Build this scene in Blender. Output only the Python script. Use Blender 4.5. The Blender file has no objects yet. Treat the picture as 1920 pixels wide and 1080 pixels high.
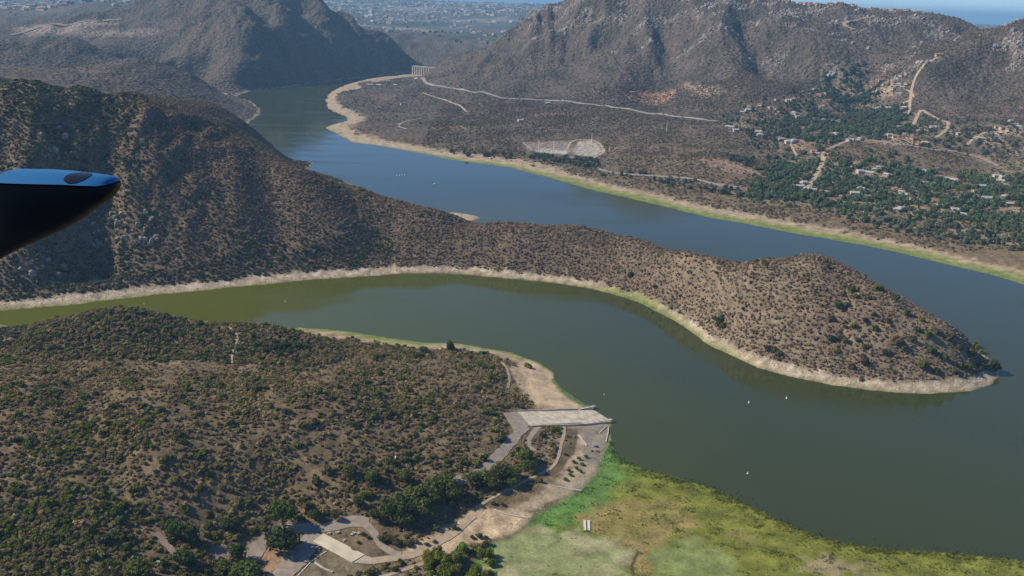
import bpy, math, random
import numpy as np
from math import sin, cos, tan, atan, radians, pi, sqrt, log

S = bpy.context.scene
COL = S.collection
random.seed(7)
RNG = np.random.default_rng(7)

# ------------------------------------------------------------------ camera
CAM_H = 300.0
F_PX = 1700.0
PITCH = radians(17.5)
ROLL = radians(1.74)
cd = bpy.data.cameras.new("camera")
cam = bpy.data.objects.new("camera", cd)
COL.objects.link(cam)
cd.sensor_width = 36.0
cd.lens = 36.0 * F_PX / 1920.0
cd.clip_start = 0.05
cd.clip_end = 300000.0
Rv = np.array([1.0, 0, 0]); Uv = np.array([0, sin(PITCH), cos(PITCH)]); Fv = np.array([0, cos(PITCH), -sin(PITCH)])
Xc = cos(ROLL) * Rv + sin(ROLL) * Uv
Yc = -sin(ROLL) * Rv + cos(ROLL) * Uv
import mathutils
cam.matrix_world = mathutils.Matrix(((Xc[0], Yc[0], -Fv[0], 0), (Xc[1], Yc[1], -Fv[1], 0), (Xc[2], Yc[2], -Fv[2], CAM_H), (0, 0, 0, 1)))
S.camera = cam

# ------------------------------------------------------------------ world, sun, exposure
SUN_AZ = -84.0      # degrees, clockwise from +Y (the way the camera looks)
SUN_EL = 38.0
w = bpy.data.worlds.new("World"); S.world = w; w.use_nodes = True
nt = w.node_tree; nt.nodes.clear()
sky = nt.nodes.new("ShaderNodeTexSky"); sky.sky_type = 'NISHITA'; sky.sun_disc = False
sky.sun_elevation = radians(SUN_EL); sky.sun_rotation = radians(SUN_AZ % 360)
sky.altitude = 400; sky.air_density = 0.65; sky.dust_density = 0.0; sky.ozone_density = 8.0
bg = nt.nodes.new("ShaderNodeBackground"); bg.inputs["Strength"].default_value = 0.12
wo = nt.nodes.new("ShaderNodeOutputWorld")
nt.links.new(sky.outputs[0], bg.inputs[0]); nt.links.new(bg.outputs[0], wo.inputs[0])
sd = bpy.data.lights.new("sun", 'SUN'); sd.energy = 4.6; sd.angle = radians(0.5); sd.color = (1.0, 0.90, 0.74)
sun = bpy.data.objects.new("sun", sd); COL.objects.link(sun)
sv = mathutils.Vector((sin(radians(SUN_AZ)) * cos(radians(SUN_EL)), cos(radians(SUN_AZ)) * cos(radians(SUN_EL)), sin(radians(SUN_EL))))
sun.rotation_euler = sv.to_track_quat('Z', 'Y').to_euler()
sun.location = (-600, 300, 900)
S.view_settings.view_transform = 'Standard'; S.view_settings.look = 'None'
S.view_settings.exposure = 0.30; S.view_settings.gamma = 1.0; S.view_settings.use_curve_mapping = False
S.render.engine = 'CYCLES'
S.cycles.use_denoising = True
S.cycles.max_bounces = 5; S.cycles.diffuse_bounces = 2; S.cycles.glossy_bounces = 2; S.cycles.volume_bounces = 0
S.cycles.transparent_max_bounces = 4
HAZE_DENSITY = 6.0e-5

# ------------------------------------------------------------------ projection helpers (photograph pixel -> place on the ground)
def ray(px, py):
    cx, cy = px - 960.0, py - 540.0
    return Xc * cx - Yc * cy + Fv * F_PX
def at_z(px, py, z=0.0):
    d = ray(px, py); k = (z - CAM_H) / d[2]
    return (d[0] * k, d[1] * k, z)
def at_d(px, py, dist):
    d = ray(px, py); k = dist / d[1]
    return (d[0] * k, dist, CAM_H + d[2] * k)

# ------------------------------------------------------------------ noise
_p = np.random.default_rng(3).permutation(256); _p = np.concatenate([_p, _p, _p])
_ang = np.random.default_rng(5).uniform(0, 2 * pi, 256); _gx = np.cos(_ang); _gy = np.sin(_ang)
def perlin(x, y):
    xi = np.floor(x).astype(np.int64); yi = np.floor(y).astype(np.int64)
    xf = x - xi; yf = y - yi; xi &= 255; yi &= 255
    u = xf ** 3 * (xf * (xf * 6 - 15) + 10); v = yf ** 3 * (yf * (yf * 6 - 15) + 10)
    def g(a, b, dx, dy):
        h = _p[_p[(xi + a) & 255] + ((yi + b) & 255)]
        return _gx[h] * dx + _gy[h] * dy
    n0 = g(0, 0, xf, yf); n1 = g(1, 0, xf - 1, yf); n2 = g(0, 1, xf, yf - 1); n3 = g(1, 1, xf - 1, yf - 1)
    return 1.5 * ((n0 * (1 - u) + n1 * u) * (1 - v) + (n2 * (1 - u) + n3 * u) * v)
def fbm(x, y, o=4):
    s = 0; a = 1.0; t = 0
    for i in range(o):
        s = s + a * perlin(x * 2 ** i + 17.3 * i, y * 2 ** i - 9.1 * i); t += a; a *= 0.5
    return s / t
def ridged(x, y, o=4):
    s = 0; a = 1.0; t = 0
    for i in range(o):
        s = s + a * (1 - np.abs(perlin(x * 2 ** i + 31.7 * i, y * 2 ** i + 11.9 * i)) * 1.6); t += a; a *= 0.5
    return s / t
def sstep(a, b, x):
    t = np.clip((x - a) / (b - a), 0, 1); return t * t * (3 - 2 * t)

# ------------------------------------------------------------------ the shoreline (lake polygon)
def Q(pts, tag, slope): return [(at_z(a, b)[0], at_z(a, b)[1], tag, slope) for a, b in pts]
def H(pts, tag, slope): return [(at_d(a, b, d)[0], d, tag, slope) for a, b, d in pts]
lake = []
lake += Q([(782, 138), (760, 140), (725, 143), (690, 148), (655, 157), (632, 166), (618, 175), (610, 187), (614, 202), (628, 211), (645, 217), (652, 222), (646, 228), (625, 233), (606, 239), (622, 246), (640, 256), (662, 267), (700, 272), (740, 279),
           (800, 290), (860, 302), (910, 308), (950, 313), (1000, 326), (1060, 342), (1120, 359), (1180, 372), (1260, 391), (1330, 408), (1420, 424), (1500, 440), (1560, 449), (1640, 464), (1700, 477), (1780, 497), (1850, 513), (1920, 533), (2050, 570), (2300, 640), (2700, 760)], 'far_shore', .07)
lake += [(760, 560, 'marsh', .05), (640, 400, 'marsh', .05)]
lake += Q([(1920, 1052), (1840, 1043), (1760, 1036), (1690, 1031), (1620, 1024), (1550, 1010), (1500, 993), (1460, 976), (1420, 956), (1380, 936), (1330, 913), (1280, 899), (1230, 885), (1195, 872), (1168, 858), (1152, 845), (1146, 825)], 'marsh', .05)
lake += Q([(1143, 803), (1149, 793), (1132, 779), (1108, 764), (1080, 748), (1052, 727), (1040, 712), (1037, 698), (1012, 680), (960, 661), (900, 650), (850, 643), (800, 643), (760, 638), (700, 629), (650, 621), (600, 616), (560, 613)], 'near_hill', .10)
lake += H([(530, 618, 800), (430, 611, 785), (330, 600, 780), (260, 583, 780), (200, 581, 782), (130, 597, 782)], 'near_hill', .25)
lake += Q([(90, 613), (55, 623), (0, 608), (-60, 606), (-200, 610), (-420, 618), (-480, 606), (-300, 598), (-95, 588), (0, 583), (40, 579), (90, 575), (150, 570), (200, 563), (260, 556), (340, 548), (440, 538), (540, 528), (620, 522), (690, 518)], 'left_hill', .22)
lake += Q([(740, 513), (800, 512), (880, 515), (960, 522), (1040, 530), (1100, 540), (1150, 551), (1200, 568), (1245, 590), (1280, 611), (1320, 641), (1370, 666), (1420, 688), (1480, 705), (1560, 722), (1650, 733), (1740, 738), (1820, 733), (1860, 720), (1876, 700), (1874, 688)], 'peninsula', .35)
def dz0(px, py): return at_z(px, py)[1]
sil = [(1850, 664, 715), (1830, 650, 718), (1760, 600, 724), (1680, 555, 730), (1600, 510, 727), (1530, 479, 717), (1470, 486, 704), (1390, 501, 677), (1340, 488, 651), (1290, 473, 617), (1200, 450, 568), (1120, 432, 545), (1040, 424, 530), (960, 418, 522)]
crest_pts = []
for (a, b, fy) in sil:
    d1 = dz0(a, fy); d0 = dz0(a, b)
    fr = .80 if a < 1800 else .9
    db = d1 + fr * (d0 - d1)
    x = at_d(a, b, db)[0]
    lake.append((x, db, 'peninsula', .2))
    if a < 1840:
        dc = d1 + (.37 if a > 1250 else .40) * (d0 - d1)
        crest_pts.append((a, b, dc, db))
lake += Q([(868, 421), (893, 412), (899, 408), (880, 402), (852, 398)], 'left_hill', .1)
lake += H([(790, 388, 1330), (700, 364, 1420)], 'left_hill', .2)
lake += Q([(650, 341), (600, 326), (575, 319), (590, 306), (560, 304), (515, 291), (490, 271), (470, 256), (455, 236), (470, 227), (486, 217), (489, 205), (470, 190), (442, 182), (452, 176), (470, 171), (520, 166), (560, 160), (600, 155), (640, 150), (700, 143), (775, 136)], 'left_hill', .3)
LK = np.array([(a, b) for a, b, _, _ in lake]); LT = [t for _, _, t, _ in lake]; LS = np.array([s for *_, s in lake])
TAGS = ['far_shore', 'marsh', 'near_hill', 'left_hill', 'peninsula']
LTI = np.array([TAGS.index(t) for t in LT])

def poly_sdf(P, poly):
    n = len(poly); best = np.full(len(P), 1e18); bi = np.zeros(len(P), np.int32); inside = np.zeros(len(P), bool)
    x, y = P[:, 0], P[:, 1]
    for i in range(n):
        a = poly[i]; b = poly[(i + 1) % n]
        e = b - a; L = e @ e + 1e-9
        t = np.clip(((x - a[0]) * e[0] + (y - a[1]) * e[1]) / L, 0, 1)
        d = (x - a[0] - t * e[0]) ** 2 + (y - a[1] - t * e[1]) ** 2
        m = d < best; best[m] = d[m]; bi[m] = i
        c = ((a[1] > y) != (b[1] > y))
        if c.any() and abs(e[1]) > 1e-9:
            xi = a[0] + (y - a[1]) / e[1] * e[0]
            inside ^= c & (x < xi)
    return np.where(inside, -1, 1) * np.sqrt(best), bi

# ------------------------------------------------------------------ height control points
CP = []
def Z(*L):
    for px, py, z in L: CP.append(at_z(px, py, z))
def D(*L):
    for px, py, d in L: CP.append(at_d(px, py, d))
def DC(back, drop, *L):       # crest points, with the ground falling away behind them
    for px, py, d in L:
        CP.append(at_d(px, py, d)); q = at_d(px, py, d + back); CP.append((q[0], q[1], max(q[2] - drop, 2)))
def G(*L):
    for x, y, z in L: CP.append((x, y, z))
# foreground
Z((0, 1075, 30), (200, 1075, 23), (330, 1060, 15), (450, 1060, 9), (540, 1060, 7), (610, 1030, 6), (700, 1050, 4), (800, 1040, 2.5), (900, 990, 2), (1000, 950, 1.4), (1100, 880, 1.4), (640, 985, 7), (720, 1010, 5),
  (1145, 796, .4), (1060, 785, 3.2), (975, 785, 6.2), (950, 810, 7.5), (930, 750, 9), (900, 720, 12), (945, 700, 7), (1000, 740, 2), (1000, 690, 3), (1010, 830, 4.5), (1060, 840, 3), (960, 880, 6), (900, 930, 4.5), (830, 960, 5), (760, 985, 5.5),
  (850, 870, 11), (760, 900, 11), (700, 950, 10), (600, 960, 10), (520, 975, 9), (600, 880, 20), (500, 900, 20), (400, 880, 29), (300, 960, 24), (200, 880, 34), (0, 880, 41), (800, 790, 20), (600, 780, 33), (400, 750, 38), (200, 730, 40), (0, 710, 43),
  (880, 662, 4), (800, 660, 4), (750, 652, 4), (650, 637, 3), (600, 632, 3), (850, 700, 13), (760, 700, 18), (700, 680, 19), (560, 674, 22), (440, 672, 25), (300, 668, 27), (150, 655, 31), (0, 640, 29), (480, 655, 26))
D((0, 613, 765), (80, 610, 692), (130, 597, 702), (200, 581, 706), (260, 583, 710), (330, 600, 716), (430, 611, 722), (530, 618, 727), (572, 640, 712))
G((-330, 330, 30), (-420, 420, 45), (-600, 600, 50), (-700, 760, 20), (-200, 230, 20), (0, 220, 5), (250, 230, 1), (-900, 950, 60))
# peninsula crest
for a, b, d, db in crest_pts:
    D((a, b, d)); q = at_d(a, b, d + .45 * (db - d)); CP.append((q[0], q[1], q[2] * .62 + 2))
# long hill on the left, its crest and the ridge behind it
DC(130, 22, (-400, 140, 1200), (-250, 150, 1190), (-100, 158, 1180), (0, 163, 1175), (60, 162, 1180), (100, 164, 1185), (150, 168, 1185), (205, 179, 1170), (222, 178, 1185), (260, 184, 1190), (300, 194, 1190), (340, 208, 1190), (380, 225, 1185), (415, 245, 1180), (450, 266, 1175),
  (490, 287, 1170), (520, 302, 1168), (560, 316, 1165), (600, 330, 1160), (650, 349, 1150), (700, 365, 1140), (750, 379, 1130), (790, 390, 1120), (830, 400, 1110), (870, 422, 1100), (920, 420, 1085))
D((290, 180, 1560), (330, 184, 1600), (370, 188, 1650), (400, 205, 1700), (430, 230, 1750), (470, 262, 1800))
G((-650, 1700, 70), (-900, 1650, 110), (-1500, 1500, 150))
# spurs and mountain beyond, left
D((-300, 90, 2000), (-100, 110, 2100), (60, 128, 2200), (130, 127, 2300), (200, 121, 2450), (260, 131, 2500), (330, 148, 2550), (400, 173, 2600), (450, 193, 2610))
D((-200, 75, 2850), (0, 74, 2900), (60, 76, 2940), (100, 71, 2950))
DC(200, 35, (150, 74, 2950), (210, 105, 2950), (270, 136, 2950), (330, 166, 2900))
G((-1000, 2550, 50), (-1400, 2500, 70))
D((425, -45, 3900), (415, 20, 3500), (413, 70, 3250), (425, 120, 3060), (438, 158, 2960), (480, -60, 4000), (500, 60, 3320), (350, 28, 3700), (350, 95, 3230), (385, 14, 3750), (345, 60, 3420))
DC(350, 70, (470, -50, 4050), (540, -35, 4000), (600, -2, 4050), (640, 28, 4050), (700, 60, 4000), (750, 90, 4050), (775, 112, 4100))
D((300, 116, 3130), (285, 44, 3650), (270, 80, 3380), (200, 60, 3550), (160, 76, 3450), (230, 108, 3250), (340, 12, 5200), (230, 38, 4600), (100, 47, 4800), (180, 42, 4900), (0, 50, 4600), (-200, 40, 4700), (160, 15, 5200))
D((600, 90, 3570), (680, 118, 3780), (560, 30, 3720), (640, 75, 3750), (550, 110, 3330))
# gorge below the dam and the plain far off
D((785, 118, 4150), (800, 100, 4700), (850, 62, 6300), (900, 42, 8000), (760, 60, 6500), (700, 22, 9000), (980, 22, 9000), (620, -4, 13000), (700, -2, 13000), (800, 1, 13000), (900, 4, 13000), (1000, 8, 12800), (740, 30, 8600), (860, 24, 9500), (0, 14, 6500), (60, 20, 6300), (200, 0, 7000), (330, -12, 6500), (-300, 10, 7000))
# far shore: benches, knolls and the village valley
Z((800, 141, 10), (785, 144, 6), (820, 138, 30), (700, 190, 14), (800, 200, 22), (900, 230, 20), (1000, 240, 26), (760, 240, 10), (850, 280, 5), (1000, 276, 9), (1090, 283, 10), (1180, 235, 42), (1250, 250, 38), (1190, 310, 16), (1300, 290, 34), (1350, 322, 22), (1250, 345, 9), (1400, 362, 11), (1450, 290, 30), (1400, 245, 52),
  (1500, 225, 60), (1500, 350, 14), (1600, 405, 9), (1700, 432, 9), (1800, 455, 9), (1900, 470, 12), (1700, 350, 22), (1850, 385, 20), (1600, 262, 58), (1700, 272, 57), (1650, 310, 36), (1800, 330, 31), (1900, 335, 38), (1880, 295, 48), (1750, 240, 74), (1850, 248, 76), (1920, 245, 80), (2100, 420, 25), (2200, 300, 60),
  (720, 160, 18), (780, 151, 38), (870, 168, 47), (960, 185, 50), (1060, 190, 52), (1150, 203, 54), (1260, 216, 55), (1340, 226, 55), (1600, 180, 90), (1660, 200, 85))
# big mountain, right
D((822, 124, 3700))
DC(350, 60, (850, 112, 3600), (920, 86, 3650), (980, 50, 3750), (1040, 10, 3700), (1080, -12, 3600), (1200, -70, 3400), (1300, -60, 3300), (1400, -22, 3200), (1470, 2, 3100), (1500, 9, 3050), (1550, 12, 3020), (1600, 15, 3000), (1650, 21, 2980), (1700, 29, 2950), (1760, 42, 2900), (1800, 50, 2880), (1830, 60, 2850))
D((1200, 100, 2800), (1080, 90, 3000), (1400, 130, 2550), (1300, 60, 2850), (1500, 165, 2300), (1580, 110, 2550), (1680, 90, 2700))
D((1690, 150, 2300), (1740, 113, 2350), (1800, 76, 2450), (1850, 57, 2500), (1920, 36, 2550), (2100, -40, 2600), (2500, -60, 2700), (1850, 150, 2250), (1760, 175, 2200))
G((1600, 3400, 120), (300, 5500, 90), (1500, 5000, 150), (3000, 5000, 200), (2200, 1500, 60), (3000, 2000, 200), (-2500, 1600, 180), (-3500, 3000, 200), (-6000, 6000, 200), (6000, 6000, 200), (-9000, 13000, 200), (-2500, 13500, 285), (3000, 13500, 170), (9000, 13500, 190), (1500, 700, 4), (1800, 1000, 6), (800, 350, 2))
CP = np.array(CP)
# waterline joins the control points at z = 0
sh = LK[::2]
CPA = np.vstack([CP, np.column_stack([sh, np.full(len(sh), .5)])])
CXY = CPA[:, :2]; CZ = CPA[:, 2]
CC = 0.035 * np.hypot(CXY[:, 0], CXY[:, 1])
def phi(P):
    d2 = (P[:, None, 0] - CXY[None, :, 0]) ** 2 + (P[:, None, 1] - CXY[None, :, 1]) ** 2
    return np.sqrt(d2 + CC[None, :] ** 2)
n = len(CXY)
Pm = np.column_stack([np.ones(n), CXY / 1000.0])
M = np.zeros((n + 3, n + 3)); M[:n, :n] = phi(CXY) - np.eye(n) * .5; M[:n, n:] = Pm; M[n:, :n] = Pm.T
MI = np.linalg.pinv(M, rcond=1e-10)
SOL = None
def rbf(P):
    out = np.empty(len(P))
    for i in range(0, len(P), 20000):
        p = P[i:i + 20000]
        out[i:i + 20000] = phi(p) @ SOL[:n] + np.column_stack([np.ones(len(p)), p / 1000.0]) @ SOL[n:]
    return out

# ------------------------------------------------------------------ terrain grid (finer near, coarser far)
NR, NC = 860, 800
Y0, Y1, TMAX = 215.0, 14000.0, 0.92
LR = log(Y1 / Y0) / (NR - 1)
yy = Y0 * np.exp(LR * np.arange(NR)); tt = np.linspace(-TMAX, TMAX, NC)
GX = (yy[:, None] * tt[None, :]); GY = np.repeat(yy[:, None], NC, 1)
P2 = np.column_stack([GX.ravel(), GY.ravel()])
# warp the sampling a little so that the shore is not a set of straight chords
wx = fbm(P2[:, 0] / 34, P2[:, 1] / 34, 3); wy = fbm(P2[:, 0] / 34 + 50, P2[:, 1] / 34 + 50, 3)
wamp = np.clip(P2[:, 1] / 300.0, 1.0, 9)
Pw = P2 + np.column_stack([wx * wamp, wy * wamp])
SD, SI = poly_sdf(Pw, LK)
SLOPE = LS[SI]; TAG = LTI[SI]
X, Y = P2[:, 0], P2[:, 1]

def gsample(F, x, y):
    r = np.clip(np.log(np.maximum(np.asarray(y, float), 1.0) / Y0) / LR, 0, NR - 1.001); c = np.clip((np.asarray(x, float) / np.maximum(np.asarray(y, float), 1.0) + TMAX) / (2 * TMAX) * (NC - 1), 0, NC - 1.001)
    i = r.astype(int); j = c.astype(int); fr = r - i; fc = c - j
    g = F.reshape(NR, NC)
    return (g[i, j] * (1 - fr) + g[i + 1, j] * fr) * (1 - fc) + (g[i, j + 1] * (1 - fr) + g[i + 1, j + 1] * fr) * fc
def hit_on(F, px, py):
    d = ray(px, py); d = d / d[1]
    ys = np.exp(np.linspace(log(300), log(13500), 2600))
    zr = CAM_H + d[2] * ys; zt = np.maximum(gsample(F, d[0] * ys, ys), 0.0)
    below = np.nonzero(zr < zt)[0]
    if len(below) == 0: yq = 13000.0
    else:
        k = below[0]
        if k == 0: yq = ys[0]
        else:
            a = zr[k - 1] - zt[k - 1]; b = zr[k] - zt[k]; yq = ys[k - 1] + (ys[k] - ys[k - 1]) * a / (a - b)
    x = d[0] * yq
    return x, yq, float(max(gsample(F, x, yq), 0))
def pl_dist(Px, Py, pts):
    best = np.full(len(Px), 1e18)
    for a, b in zip(pts[:-1], pts[1:]):
        e = (b[0] - a[0], b[1] - a[1]); L = e[0] ** 2 + e[1] ** 2 + 1e-9
        t = np.clip(((Px - a[0]) * e[0] + (Py - a[1]) * e[1]) / L, 0, 1)
        best = np.minimum(best, (Px - a[0] - t * e[0]) ** 2 + (Py - a[1] - t * e[1]) ** 2)
    return np.sqrt(best)

sdp = np.maximum(SD, 0)
wshore = sstep(4, 55, SD) * np.where(TAG == 0, sstep(0, 60, SD), 1)
# gullies
def gully(pxs, width, depth):
    pts = [hit_on(globals()['zl0'], *p)[:2] for p in pxs]
    d = pl_dist(X, Y, pts)
    return -depth * np.exp(-(d / width) ** 2)
def build_height(target, cut):
    global SOL
    SOL = MI @ np.concatenate([target, [0, 0, 0]])
    Zr = rbf(P2)
    zl = np.maximum(Zr, 0.4) * wshore + (1 - wshore) * (SLOPE * np.minimum(sdp, 30) + .15)
    zl0 = np.where(SD > 0, zl, -1)
    if cut is None:
        globals()['zl0'] = zl0
        cut = 0
        for pxs, wd, dp in [([(213, 182), (208, 250), (197, 310), (190, 400), (170, 480), (160, 550)], 38, 30), ([(20, 190), (40, 300), (60, 420), (60, 555)], 46, -20),
                            ([(120, 175), (118, 260), (90, 400)], 18, 9),
                            ([(330, 212), (325, 300), (310, 400), (300, 500)], 32, 9), ([(260, 190), (262, 300), (250, 380)], 30, -8), ([(630, 345), (700, 420), (722, 488)], 30, 10), ([(560, 330), (640, 430), (650, 500)], 40, -6),
                            ([(480, 290), (520, 400), (500, 510)], 24, 7), ([(380, 235), (400, 360), (395, 500)], 20, 5),
                            ([(1285, 606), (1325, 545), (1370, 500)], 24, 17), ([(1262, 8), (1266, 70), (1260, 130), (1225, 182)], 70, 34), ([(1180, 4), (1160, 60), (1080, 112), (1000, 165)], 70, 26), ([(1410, 4), (1408, 60), (1445, 130)], 60, 24), ([(1340, 30), (1385, 120), (1400, 180)], 60, -18), ([(1100, 15), (1000, 100), (880, 145)], 70, -22), ([(1210, 20), (1200, 90), (1140, 170)], 60, -18), ([(560, 10), (600, 80), (620, 140)], 50, 30), ([(480, 20), (520, 90), (545, 150)], 45, 26), ([(640, 40), (680, 100), (700, 140)], 45, 24), ([(1880, 100), (1850, 170)], 60, 18), ([(1130, 440), (1150, 530)], 22, 5), ([(930, 430), (900, 505)], 26, 5),
                            ([(1580, 520), (1570, 690)], 18, 4), ([(430, 680), (420, 800), (380, 900), (400, 1000)], 22, 4), ([(720, 720), (760, 800), (800, 900)], 20, 4), ([(150, 720), (180, 860), (260, 1000)], 20, 4)]:
            cut = cut + gully(pxs, wd, dp)
    hgt = np.maximum(zl, 0)
    damp = sstep(3, 40, hgt) * sstep(20, 120, sdp)
    zl = zl + cut * sstep(2, 30, hgt) * sstep(8, 60, sdp)
    far = sstep(2000, 3000, Y)
    rg = ridged(X / 300 + .3, Y / 800 + .7, 4) - .47
    rg2 = ridged(X / 120 + 5.3, Y / 300 + 2.7, 3) - .47
    steep = sstep(50, 200, hgt) * np.where(X > 0, 1 - .72 * sstep(150, 900, X), 1 - .75 * sstep(-700, -950, X)) * (1 - .45 * sstep(250, 330, hgt))
    zl = zl + damp * (far * steep * 120 * rg + (.3 + .7 * far) * rg2 * np.clip(hgt * .12, 0, 18) * (1 + 1.3 * far * (X < -100) * (X > -1200)))
    zl = zl + damp * fbm(X / 60, Y / 60, 4) * np.clip(hgt * .05, .6, 4) + sstep(5, 40, sdp) * fbm(X / 13, Y / 13, 2) * .5 * (Y < 2500)
    zl = zl + damp * (TAG == 0) * (1 - sstep(4600, 6200, Y)) * (9 * fbm(X / 260 + 2, Y / 260, 3) + 4 * fbm(X / 90, Y / 90 + 4, 3)) * (HZ0 := sstep(8, 45, hgt))
    zl = zl + damp * sstep(-300, -380, X) * (TAG == 3) * (Y < 1300) * 11 * (ridged(X / 46, Y / 70, 3) - .45)
    # crags on the mountains
    crag = (1 - .8 * sstep(600, 900, X) * (1 - sstep(1150, 1300, X))) * sstep(.15, .5, fbm(X / 210 + 9, Y / 210 + 3, 3)) * sstep(90, 170, hgt) * far
    zl = zl + crag * 10 * (ridged(X / 40, Y / 60, 3) - .5)
    # far plain keeps gentle
    plain = sstep(4600, 6200, Y)
    zl = zl * (1 - plain) + plain * (np.maximum(Zr, 20) + 26 * fbm(X / 1500, Y / 1500, 4))
    return zl, cut, plain
TARGET = CZ.copy()
zl, cut, plain = build_height(TARGET, None)
NCP = len(CP)
for it in range(2):      # bring the control points back to their heights after the relief has been added
    res = gsample(np.where(SD > 0, zl, 0), CXY[:NCP, 0], CXY[:NCP, 1]) - CZ[:NCP]
    ok_ = (np.abs(CXY[:NCP, 0]) < TMAX * CXY[:NCP, 1] * .98) & (CXY[:NCP, 1] > 240) & (CXY[:NCP, 1] < 13000)
    TARGET[:NCP] -= np.where(ok_, np.clip(res, -60, 60), 0) * .85
    zl, cut, plain = build_height(TARGET, cut)
res = gsample(np.where(SD > 0, zl, 0), CXY[:NCP, 0], CXY[:NCP, 1]) - CZ[:NCP]
print("height residual", np.abs(res[ok_]).mean(), np.abs(res[ok_]).max())
# the marsh is flat ground a hand above the water
mpoly = np.array([at_z(a, b)[:2] for a, b in [(1146, 818), (1130, 850), (1122, 885), (1082, 922), (1040, 948), (1005, 968), (985, 990), (955, 1008), (922, 1020), (890, 1050), (870, 1090), (1250, 1300), (2200, 1300), (2300, 1080)]] )
mpoly = np.vstack([mpoly, [[640, 400], [560, 480]], [at_z(1920, 1020)[:2], at_z(1500, 960)[:2], at_z(1200, 850)[:2]]])
MSD, _ = poly_sdf(Pw, mpoly)
marsh = sstep(3, -3, MSD) * (SD > 0)
zl = zl * (1 - marsh) + marsh * (.14 + .10 * fbm(X / 9, Y / 9, 2))
zl = np.maximum(zl, .10)
HZ = np.where(SD > 0, zl, np.maximum(-7, SD * .22 - .05))
hit = lambda px, py: hit_on(HZ, px, py)
gz = lambda x, y: gsample(HZ, x, y)
gr_y, gr_x = np.gradient(HZ.reshape(NR, NC))
SLP = np.hypot(gr_y / np.gradient(GY, axis=0), gr_x / np.maximum(np.gradient(GX, axis=1), .1)).ravel()

# ------------------------------------------------------------------ ground colour (albedo of soil, sand, rock, weed)
def mix(c, col, m):
    return c * (1 - m[:, None]) + np.asarray(col)[None, :] * m[:, None]
def inpoly(pxs, soft=3.0, jag=4.0, sc=12.0):
    pts = np.array([hit(a, b)[:2] for a, b in pxs])
    s, _ = poly_sdf(P2 + np.column_stack([fbm(X / sc, Y / sc, 2), fbm(X / sc + 40, Y / sc, 2)]) * jag, pts)
    return sstep(soft, -soft, s) * (SD > 0)
n1 = fbm(X / 90, Y / 90, 4); n2 = fbm(X / 22 + 7, Y / 22, 4); n3 = fbm(X / 6, Y / 6, 3); n4 = fbm(X / 420 + 3, Y / 420, 3)
ALB = np.tile(np.array([[.165, .122, .066]]), (len(X), 1))
ALB = mix(ALB, (.205, .145, .085), sstep(-.1, .5, n2) * .7)
ALB = mix(ALB, (.13, .105, .07), sstep(.0, .45, -n1) * .7)
ALB = mix(ALB, (.20, .15, .10), sstep(.1, .5, n3) * .5)
farm = sstep(1200, 2400, Y)
scrubcol = mix(np.tile(np.array([[.125, .096, .076]]), (len(X), 1)), (.078, .070, .050), sstep(-.2, .4, n1))
scrubcol = mix(scrubcol, (.15, .115, .085), sstep(.1, .55, n2 + .4 * n4) * .8)
ALB = ALB * (1 - farm[:, None]) + scrubcol * farm[:, None]
redsoil = sstep(.25, .5, fbm(X / 160 + 70, Y / 160, 3)) * sstep(1500, 2000, Y) * (1 - plain) * (HZ < 110)
ALB = mix(ALB, (.24, .15, .105), redsoil * .55)
# bathtub ring of bare ground and pale rock at the waterline
ringh = np.select([TAG == 4, (TAG == 3) & (Y > 1500), TAG == 3, TAG == 0], [4.4, 1.6, 4.6, 3.4], 2.4) + 2.4 * n2 + 1.2 * n3
ring = sstep(1.2, -.6, HZ - ringh) * (SD > 0) * (SD < 75) * (MSD > -1)
sandc = mix(np.tile(np.array([[.40, .315, .21]]), (len(X), 1)), (.27, .20, .13), sstep(0, .5, n2))
sandc = mix(sandc, (.52, .45, .345), sstep(-.1, .3, n3) * ((TAG == 4) | (TAG == 3)) * sstep(.2, 1.5, HZ) * .9)
ALB = ALB * (1 - ring[:, None]) + sandc * ring[:, None]
green_w = np.select([TAG == 0, TAG == 4, TAG == 3], [26 + 16 * n1, -3 + 9 * n1 + 9 * np.exp(-((X - 130) / 60) ** 2), -2 + 8 * n1], 5.0 + 8 * n1 + 10 * np.exp(-((X + 120) / 55) ** 2) * (Y > 700)) * np.where((TAG == 0) & (Y > 1650), np.clip((2000 - Y) / 350, .12, 1), 1)
green = sstep(1, -.25, (SD - green_w) / 8) * (SD > 0) * (MSD > 0) * (1 - sstep(2300, 2600, Y))
ALB = mix(ALB, (.23, .245, .07), green * np.clip(.8 + .8 * n3, 0, 1))
ALB = mix(ALB, (.13, .19, .04), green * sstep(.9, .2, SD / np.maximum(green_w, 1)) * .8)
# pale rock
rocky = sstep(.22, .42, fbm(X / 130 + 20, Y / 70, 4) + .25 * sstep(150, 330, HZ)) * sstep(110, 190, HZ) * (Y > 2000) * (1 - plain) * (X > -100)

ALB = mix(ALB, (.33, .28, .235), rocky * sstep(-.15, .25, n3 + .3 * n2))
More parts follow.
